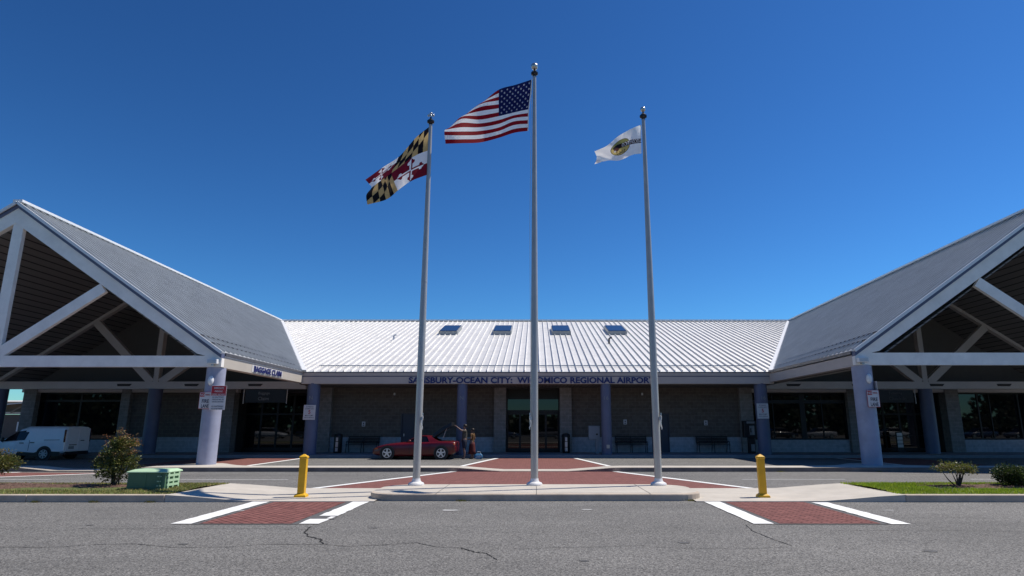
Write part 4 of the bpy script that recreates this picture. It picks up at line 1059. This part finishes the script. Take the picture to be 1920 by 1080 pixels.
for sd in (-1, 1):
    r_.tube([(1.78, sd * .66, .86), (2.05, sd * .64, 1.02), (2.34, sd * .56, 1.145)], .025, 6)
    r_.loft([[(2.90, sd * .79, .84), (3.45, sd * .82, .87), (3.45, sd * .74, .87), (2.90, sd * .72, .84)], [(2.82, sd * .70, 1.0), (3.16, sd * .71, 1.0), (3.16, sd * .64, 1.0), (2.82, sd * .63, 1.0)], [(2.74, sd * .57, 1.13), (2.97, sd * .57, 1.12), (2.97, sd * .5, 1.12), (2.74, sd * .5, 1.13)]])
r_.build('roof', 'redcar', s, 30, bevel=.01)
MB().box(3.06, 3.95, -.62, .62, .87, .915).build('luggage_bay', 'black', s)
hb = MB().loft([[(3.02 + .95 * t - .0, w, 1.10 + .62 * t + .06 * math.sin(3.1 * t) + o_) for o_, w in ((-.10, -.6 + .05 * t), (.10, -.56 + .05 * t), (.10, .56 - .05 * t), (-.10, .6 - .05 * t))] for t in (0, .25, .5, .75, 1.0)])
hb.build('hatch', 'black', s, bevel=.01)
MB().tube([(3.5, -.5, .9), (3.72, -.52, 1.5)], .012, 6).build('gas_strut', 'phone', s)
for x in (.86, 3.53):
    ah = MB().lathe([(.002, 0), (.365, 0), (.365, .02), (.002, .02)], (x, -.935, .33), 28, 'y'); ah.build('wheel_arch', 'black', s)
    ah = MB().lathe([(.002, 0), (.365, 0), (.365, .02), (.002, .02)], (x, .915, .33), 28, 'y'); ah.build('wheel_arch', 'black', s)
    wheel(s, x, -.95, .325, -1, 5); wheel(s, x, .95, .325, 1, 5)
MB().box(4.26, 4.275, -.7, -.5, .66, .78).build('tail_lamp', 'lampr', s); MB().box(4.26, 4.275, .5, .7, .66, .78).build('tail_lamp', 'lampr', s)
MB().box(.2, .42, -.80, -.76, .5, .545).build('side_marker', 'lampo', s); MB().ball((1.95, -.92, .90), .075, 10, 8, (1, .8, .8)).build('mirror', 'redcar', s, True)
b = MB().ball((4.16, -.905, .74), .045, 8, 6); b.build('side_marker', 'lampo', s, True)
dl = MB(); dl.box(1.95, 1.958, -.905, -.895, .25, .8); dl.box(2.95, 2.958, -.925, -.915, .3, .83); dl.build('door_seam', 'black', s)

# white van, nose to the left, rear at the right
VX, VY = -23.05, 32.1
s = empty('cargo_van', 'white cargo van parked under the left canopy', 'van', (VX, VY, 0))
def vring(d, w, zb, zbelt, zt, wt):
    h = [(0, zb), (.9 * w, zb), (w, zb + .08), (w, zbelt), (w - (w - wt) * .75, zt - .10), (wt - .06, zt - .015), (wt * .5, zt), (0, zt + .005)]
    return [(-d, y, z) for y, z in h + [(-y, z) for y, z in h[-2:0:-1]]]
vs = [(0, .86, .38, .95, 1.58, .72), (.04, .89, .34, .95, 1.60, .76), (.5, .90, .25, .95, 1.62, .78), (1.9, .90, .22, .92, 1.62, .78), (2.3, .90, .22, .9, 1.5, .74), (2.75, .90, .22, .88, 1.22, .70), (3.2, .89, .22, .84, .95, .76), (3.9, .84, .24, .72, .80, .7), (4.25, .76, .3, .6, .66, .6), (4.35, .62, .36, .5, .55, .5)]
MB().loft([vring(*q) for q in vs]).build('body', 'vanw', s, 30, bevel=.03)
q = MB(); side = lambda z: -.903 + (.11 * max(0, (z - .95)) / .55)
def sidepoly(b, pts, off=.004):
    vv = [(x, side(z) - off, z) for x, z in pts]; b.poly(vv)
sidepoly(q, [(-1.95, .96), (-1.8, 1.44), (-2.35, 1.38), (-2.75, 1.12), (-3.0, .90)][::-1], .012); q.build('side_window', 'glass', s)
q = MB(); sidepoly(q, [(-.25, .22), (-.12, .40), (-.55, .42), (-1.25, .42), (-1.4, .36), (-2.2, .42), (-2.3, .24), (-1.4, .22)][::-1], .010)
q.build('sill_cladding', 'black', s)
q = MB()
for a, c in (((-.95, .42), (-.8, 1.5)), ((-1.72, .45), (-1.7, .95))): q.bar((a[0], side(a[1]) - .004, a[1]), (c[0], side(c[1]) - .004, c[1]), .012, .012)
q.bar((-.25, side(.95) - .006, .97), (-1.0, side(.95) - .006, .96), .02, .025)
q.build('door_seam', mat('seam_dark', (.12, .13, .16), .6, 0, 0), s)  # thin dark bars drawn along the panel joints
q = MB(); q.box(-2.18, -1.98, -.925, -.905, .80, .84); q.box(-1.66, -1.46, -.925, -.905, .82, .86); q.build('handle', 'black', s)
q = MB().box(-.07, .005, -.90, -.84, .85, 1.46); q.build('tail_lamp', 'lampr', s, bevel=.02)
q = MB().box(-.12, .005, .82, .9, .85, 1.50); q.build('tail_lamp', 'lampr', s, bevel=.02)
q = MB().box(-.02, .05, -.82, .82, .24, .40); q.build('bumper', 'black', s, bevel=.03)
q = MB(); q.box(.002, .03, -.78, -.008, .42, 1.52); q.build('rear_door', 'vanw', s, bevel=.02)
q = MB(); q.box(.002, .03, .008, .78, .42, 1.52); q.build('rear_door', 'vanw', s, bevel=.02)
MB().box(.031, .04, -.62, -.25, .52, .66).build('number_plate', 'cab', s); MB().box(.031, .045, -.6, -.1, .70, .74).build('trim_bar', 'black', s)
MB().box(.031, .05, .15, .4, .9, .94).build('handle', 'black', s)
for x in (-.92, -3.55):
    for sd in (-1, 1):
        MB().lathe([(.002, 0), (.37, 0), (.37, .02), (.002, .02)], (x, -.916 if sd < 0 else .896, .31), 28, 'y').build('wheel_arch', 'black', s); wheel(s, x, sd * .93, .30, sd, 7, 'wheel', 'rimd')
MB().ball((-2.95, -1.0, .98), .1, 10, 8, (.7, .9, 1.2)).build('mirror', 'black', s, True)

# cars in the car park behind the viewer, seen only as reflections in the glass
carcols = [('silver_car', (.5, .51, .53)), ('white_car', (.75, .75, .75)), ('dark_car', (.03, .03, .035)), ('blue_car', (.05, .08, .17)), ('grey_car', (.2, .2, .21))]
def sedan(c):
    s = empty('parked_car', 'parked car seen only as a reflection in the terminal windows', 'car', (0, 0, 0), 'cars in the car park reflected in the windows')
    st = [(0, .6, .3, .5, .55), (.15, .8, .22, .65, .68), (.9, .88, .2, .8, .83), (1.5, .9, .2, .9, .95), (2.6, .9, .2, .92, .98), (3.7, .9, .2, .95, 1.0), (4.4, .85, .28, .9, .95), (4.5, .75, .35, .8, .85)]
    MB().loft([ring(d, w, zb, zs, zt, -2.25, 1, 0) for d, w, zb, zs, zt in st]).build('body', mat(c[0], c[1], .25, 0, .02, coat=.8), s, True)
    g = lambda d, a, z0, z1: gh(d - 2.25, a, z0, z1)
    MB().loft([g(1.2, (.72, .66), .88, .9), g(2.0, (.78, .6), .92, 1.42), g(3.2, (.78, .6), .94, 1.42), g(4.0, (.72, .66), .94, .97)]).build('cabin_glass', 'glass', s, 30)
    MB().loft([g(1.95, (.6, .55), 1.41, 1.46), g(3.25, (.6, .55), 1.41, 1.46)]).build('roof', mat(c[0], c[1]), s)
    for x in (-1.4, 1.35):
        for sd in (-1, 1): wheel(s, x, sd * .9, .32, sd, 5)
    return s
pro = [sedan(c) for c in carcols]
k = 0
for i in range(22):
    x = -42 + i * 5.4 + random.uniform(-.5, .5)
    if k < 5: o = pro[k]
    else: o = copy_tree(pro[random.randrange(5)])
    o.location = (x, -11 - random.uniform(0, 1.0), 0); o.rotation_euler = (0, 0, R(random.choice((0, 180)) + random.uniform(-6, 6))); k += 1
wm = MB(); wm.c = []
for i in range(5200):
    x = random.uniform(-110, 150)
    hmax = 3.0 if (-7 < x < 7 or 78 < x < 90) else 9.5 + 2.0 * math.sin(x * .37) + 1.2 * math.sin(x * 1.1)
    z = hmax * random.random() ** .8; y = -52 + random.uniform(-4, 4)
    for j in range(5):
        p = Vector((x + random.gauss(0, .6), y + random.gauss(0, .6), max(.1, z + random.gauss(0, .5)))); a = Vector((random.gauss(0, 1), random.gauss(0, .4), random.gauss(0, 1))).normalized() * .55; c = a.cross(Vector((0, 1, .3))).normalized() * .5
        wm.add([p - a, p + c * .8, p + a, p - c], [(0, 1, 2, 3)]); kk = random.uniform(.6, 1.4); wm.c.append((.03 * kk, .042 * kk, .014 * kk, 1))
o = wm.build('far_wood', 'leaf'); struct(o, 'stuff'); tag(o, 'dark wood beyond the car park, reflected in the terminal windows', 'trees')

# ------------------------------------------------------------------ far building at the left edge
s = empty('far_canopy_building', 'brown shed with a pale roof seen through the gap at the far left', 'building', (-52, 62, 0))
MB().box(-8, 6, -.5, 6, 0, 2.75).build('wall', 'farwall', s); MB().box(-8, 6, -.7, -.5, 2.78, 3.0).build('band', 'fascia', s)
MB().add([(-8, -1.5, 2.9), (6, -1.5, 4.2), (6, 9, 4.5), (-8, 9, 4.5), (-8, -1.5, 2.8), (6, -1.5, 4.1), (6, 9, 4.4), (-8, 9, 4.4)], [(0, 1, 2, 3), (7, 6, 5, 4), (0, 4, 5, 1), (1, 5, 6, 2), (2, 6, 7, 3), (3, 7, 4, 0)]).build('roof', 'farroof', s)
b = MB()
for i in range(6): b.bar((-6 + i * 2.4, -.9, 2.95), (-4.6 + i * 2.4, -.9, 3.2 + i * .2), .1, .12)
b.build('brace', 'farbeam', s); MB().box(-8, 6, -.2, 5, 3.0, 4.0).build('upper_wall', 'farbeam', s)
o = sign('wall_notice', -49.8, 61.3, 1.6, .7, .9, 'white notice on the brown shed at the far left', 0, lambda s, w, h: MB().box(-w / 2, w / 2, 0, .02, -h / 2, h / 2).build('plate', 'signw', s))

# ------------------------------------------------------------------ people
def skinobj(name, m, parent, pts, edges, root=0, sub=2):
    me = bpy.data.meshes.new(name); me.from_pydata([p[:3] for p in pts], edges, []); me.materials.append(M[m])
    o = bpy.data.objects.new(name, me); COL.objects.link(o); o.parent = parent
    sk = o.modifiers.new('skin', 'SKIN'); sk.use_smooth_shade = True
    for i, p in enumerate(pts):
        d = me.skin_vertices[0].data[i]; r = p[3]; d.radius = (r, r) if not hasattr(r, '__len__') else r; d.use_root = (i == root)
    ss = o.modifiers.new('sub', 'SUBSURF'); ss.levels = sub; ss.render_levels = sub
    return o
def hand(pts, edges, wrist, d, side, curl):
    """palm and five fingers grown from the wrist vertex; d direction of the hand, side across the palm, curl towards the palm"""
    d, side, curl = Vector(d).normalized(), Vector(side).normalized(), Vector(curl).normalized(); w = Vector(pts[wrist][:3])
    pts.append((*(w + d * .045), .024)); pm = len(pts) - 1; edges.append((wrist, pm))
    for k, (off, l) in enumerate(((-.028, .062), (-.010, .075), (.010, .07), (.028, .055))):
        b0 = w + d * .085 + side * off; pts.append((*b0, .011)); edges.append((pm, len(pts) - 1))
        pts.append((*(b0 + d * l * .5 + curl * .012), .009)); edges.append((len(pts) - 2, len(pts) - 1))
        pts.append((*(b0 + d * l * .8 + curl * .035), .008)); edges.append((len(pts) - 2, len(pts) - 1))
    t0 = w + d * .035 - side * .035; pts.append((*t0, .011)); edges.append((pm, len(pts) - 1))
    pts.append((*(t0 + d * .035 - side * .02 + curl * .015), .009)); edges.append((len(pts) - 2, len(pts) - 1))
def person(lab, loc, rz, H, arms, cloth, hairlong=False, skirt=False, slim=1.):
    s = empty('person', lab, 'person', loc, None, rz); k = H / 1.72      # faces local -X
    P = []; E = []
    def add(x, y, z, r, par=None):
        P.append((x * k, y * k, z * k, r * k)); i = len(P) - 1
        if par is not None: E.append((par, i))
        return i
    pel = add(0, 0, .93, .125 * slim); wa = add(0, 0, 1.08, .118 * slim, pel); ch = add(0, 0, 1.28, .135 * slim, wa); nb = add(.01, 0, 1.43, .075, ch); nk = add(0, 0, 1.49, .05, nb)
    jaw = add(-.02, 0, 1.56, .07, nk); hd = add(-.005, 0, 1.63, .088, jaw); tp_ = add(.005, 0, 1.68, .06, hd); add(-.098, 0, 1.60, .012, hd)
    feet = []
    for sd in (-1, 1):
        hp = add(.0, sd * .095, .86, .10 * slim, pel); kn = add(-.015, sd * .10, .48, .056, hp); cf = add(.015, sd * .10, .34, .052, kn); an = add(.01, sd * .10, .08, .036, cf); toe = add(-.13, sd * .115, .03, .03, an); feet.append((an, toe, sd))
        sh_ = add(0, sd * .17, 1.40, .058, nb); eb, wr = arms[0 if sd < 0 else 1]
        e = add(*eb, .041, sh_); mid = add(*[(a + b_) / 2 for a, b_ in zip(eb, wr)], .037, e); w = add(*wr, .026, mid)
        d = Vector(wr) - Vector(eb); cr_ = d.cross(Vector((0, 0, 1))); cr_ = cr_ if cr_.length > .05 else Vector((0, 1, 0))
        hp_, he = [], []; hand(P, E, w, d, cr_, d.cross(cr_))
    skinobj('body', 'skin', s, P, E)
    # clothes follow the body
    S = [(0, 0, .78 * k, .17 * k * slim), (0, 0, 1.08 * k, .135 * k * slim), (0, 0, 1.28 * k, .152 * k * slim), (.01 * k, 0, 1.42 * k, .085 * k)]; SE = [(0, 1), (1, 2), (2, 3)]
    for sd in (-1, 1):
        eb = arms[0 if sd < 0 else 1][0]; sh_ = Vector((0, sd * .17, 1.39)); m_ = sh_.lerp(Vector(eb), .62)
        S += [(*(sh_ * k), .072 * k), (*(m_ * k), .062 * k)]; SE += [(3, len(S) - 2), (len(S) - 2, len(S) - 1)]
    skinobj('shirt', cloth[0], s, S, SE, 0)
    if skirt:
        MB().lathe([(.14 * k, .95 * k), (.17 * k, .8 * k), (.2 * k, .45 * k), (.215 * k, .28 * k), (.19 * k, .28 * k)], (0, 0, 0), 18).build('skirt', cloth[1], s, True)
    else:
        Q = [(0, 0, 1.04 * k, .15 * k * slim), (0, 0, .86 * k, .165 * k * slim)]; QE = [(0, 1)]
        for sd in (-1, 1):
            Q += [(0, sd * .1 * k, .78 * k, .13 * k * slim), (-.012 * k, sd * .105 * k, .52 * k, .095 * k)]; QE += [(1, len(Q) - 2), (len(Q) - 2, len(Q) - 1)]
        skinobj('shorts', cloth[1], s, Q, QE, 0)
    for an, toe, sd in feet:
        skinobj('shoe', 'shoe', s, [(P[an][0] + .02, P[an][1], .035, .042), (P[toe][0] * .5, P[an][1], .038, .042), (P[toe][0], P[toe][1], .03, .034)], [(0, 1), (1, 2)])
    hb_ = MB().ball((.02 * k, 0, 1.655 * k), .1 * k, 14, 10, (1.0, .95, .95))
    if hairlong: hb_.loft([[(.03 * k + .05 * k * math.cos(a), .08 * k * math.sin(a) * q, z * k) for a in [2 * math.pi * i / 10 for i in range(10)]] for z, q in ((1.66, 1), (1.5, 1.05), (1.36, .8))])
    hb_.build('hair', 'hair', s, True)
    for sd in (-1, 1):
        MB().ball((-.088 * k, sd * .032 * k, 1.625 * k), .011, 8, 6).build('eye', 'eyem', s, True); MB().ball((0.0, sd * .088 * k, 1.6 * k), .025 * k, 8, 6, (.7, .4, 1.2)).build('ear', 'skin', s, True)
    MB().box(-.093 * k, -.083 * k, -.025 * k, .025 * k, 1.548 * k, 1.556 * k).build('mouth', 'redc', s)
    return s
person('person in olive shirt and navy shorts reaching up to the raised car hatch', (-3.6, 32.45, 0), R(8), 1.70, [((-.20, -.26, 1.44), (-.42, -.24, 1.62)), ((.03, .26, 1.14), (-.12, .26, .95))], ('olive', 'navy'))
person('person in ochre top and long red skirt standing behind the person at the car', (-3.22, 32.6, 0), R(-20), 1.5, [((.02, -.24, 1.15), (-.16, -.2, 1.1)), ((.06, .25, 1.14), (-.10, .22, 1.0))], ('ochre', 'redc'), True, True, .85)
s = empty('travel_bag', 'small bright blue and white bag on the ground beside the two people', 'bag', (-2.85, 32.3, 0))
MB().loft([[(-w, -d, z), (w, -d, z), (w, d, z), (-w, d, z)] for w, d, z in ((.15, .1, 0), (.2, .13, .1), (.19, .12, .2), (.12, .06, .28))]).build('body', 'bluebag', s, bevel=.03)
MB().box(-.16, .1, -.132, -.125, .05, .08).box(-.1, .16, -.134, -.124, .14, .17).build('stripe', 'bagw', s)
MB().tube([(-.1, 0, .27), (-.07, 0, .36), (.07, 0, .36), (.1, 0, .27)], .012, 6).build('handle', 'bagw', s)
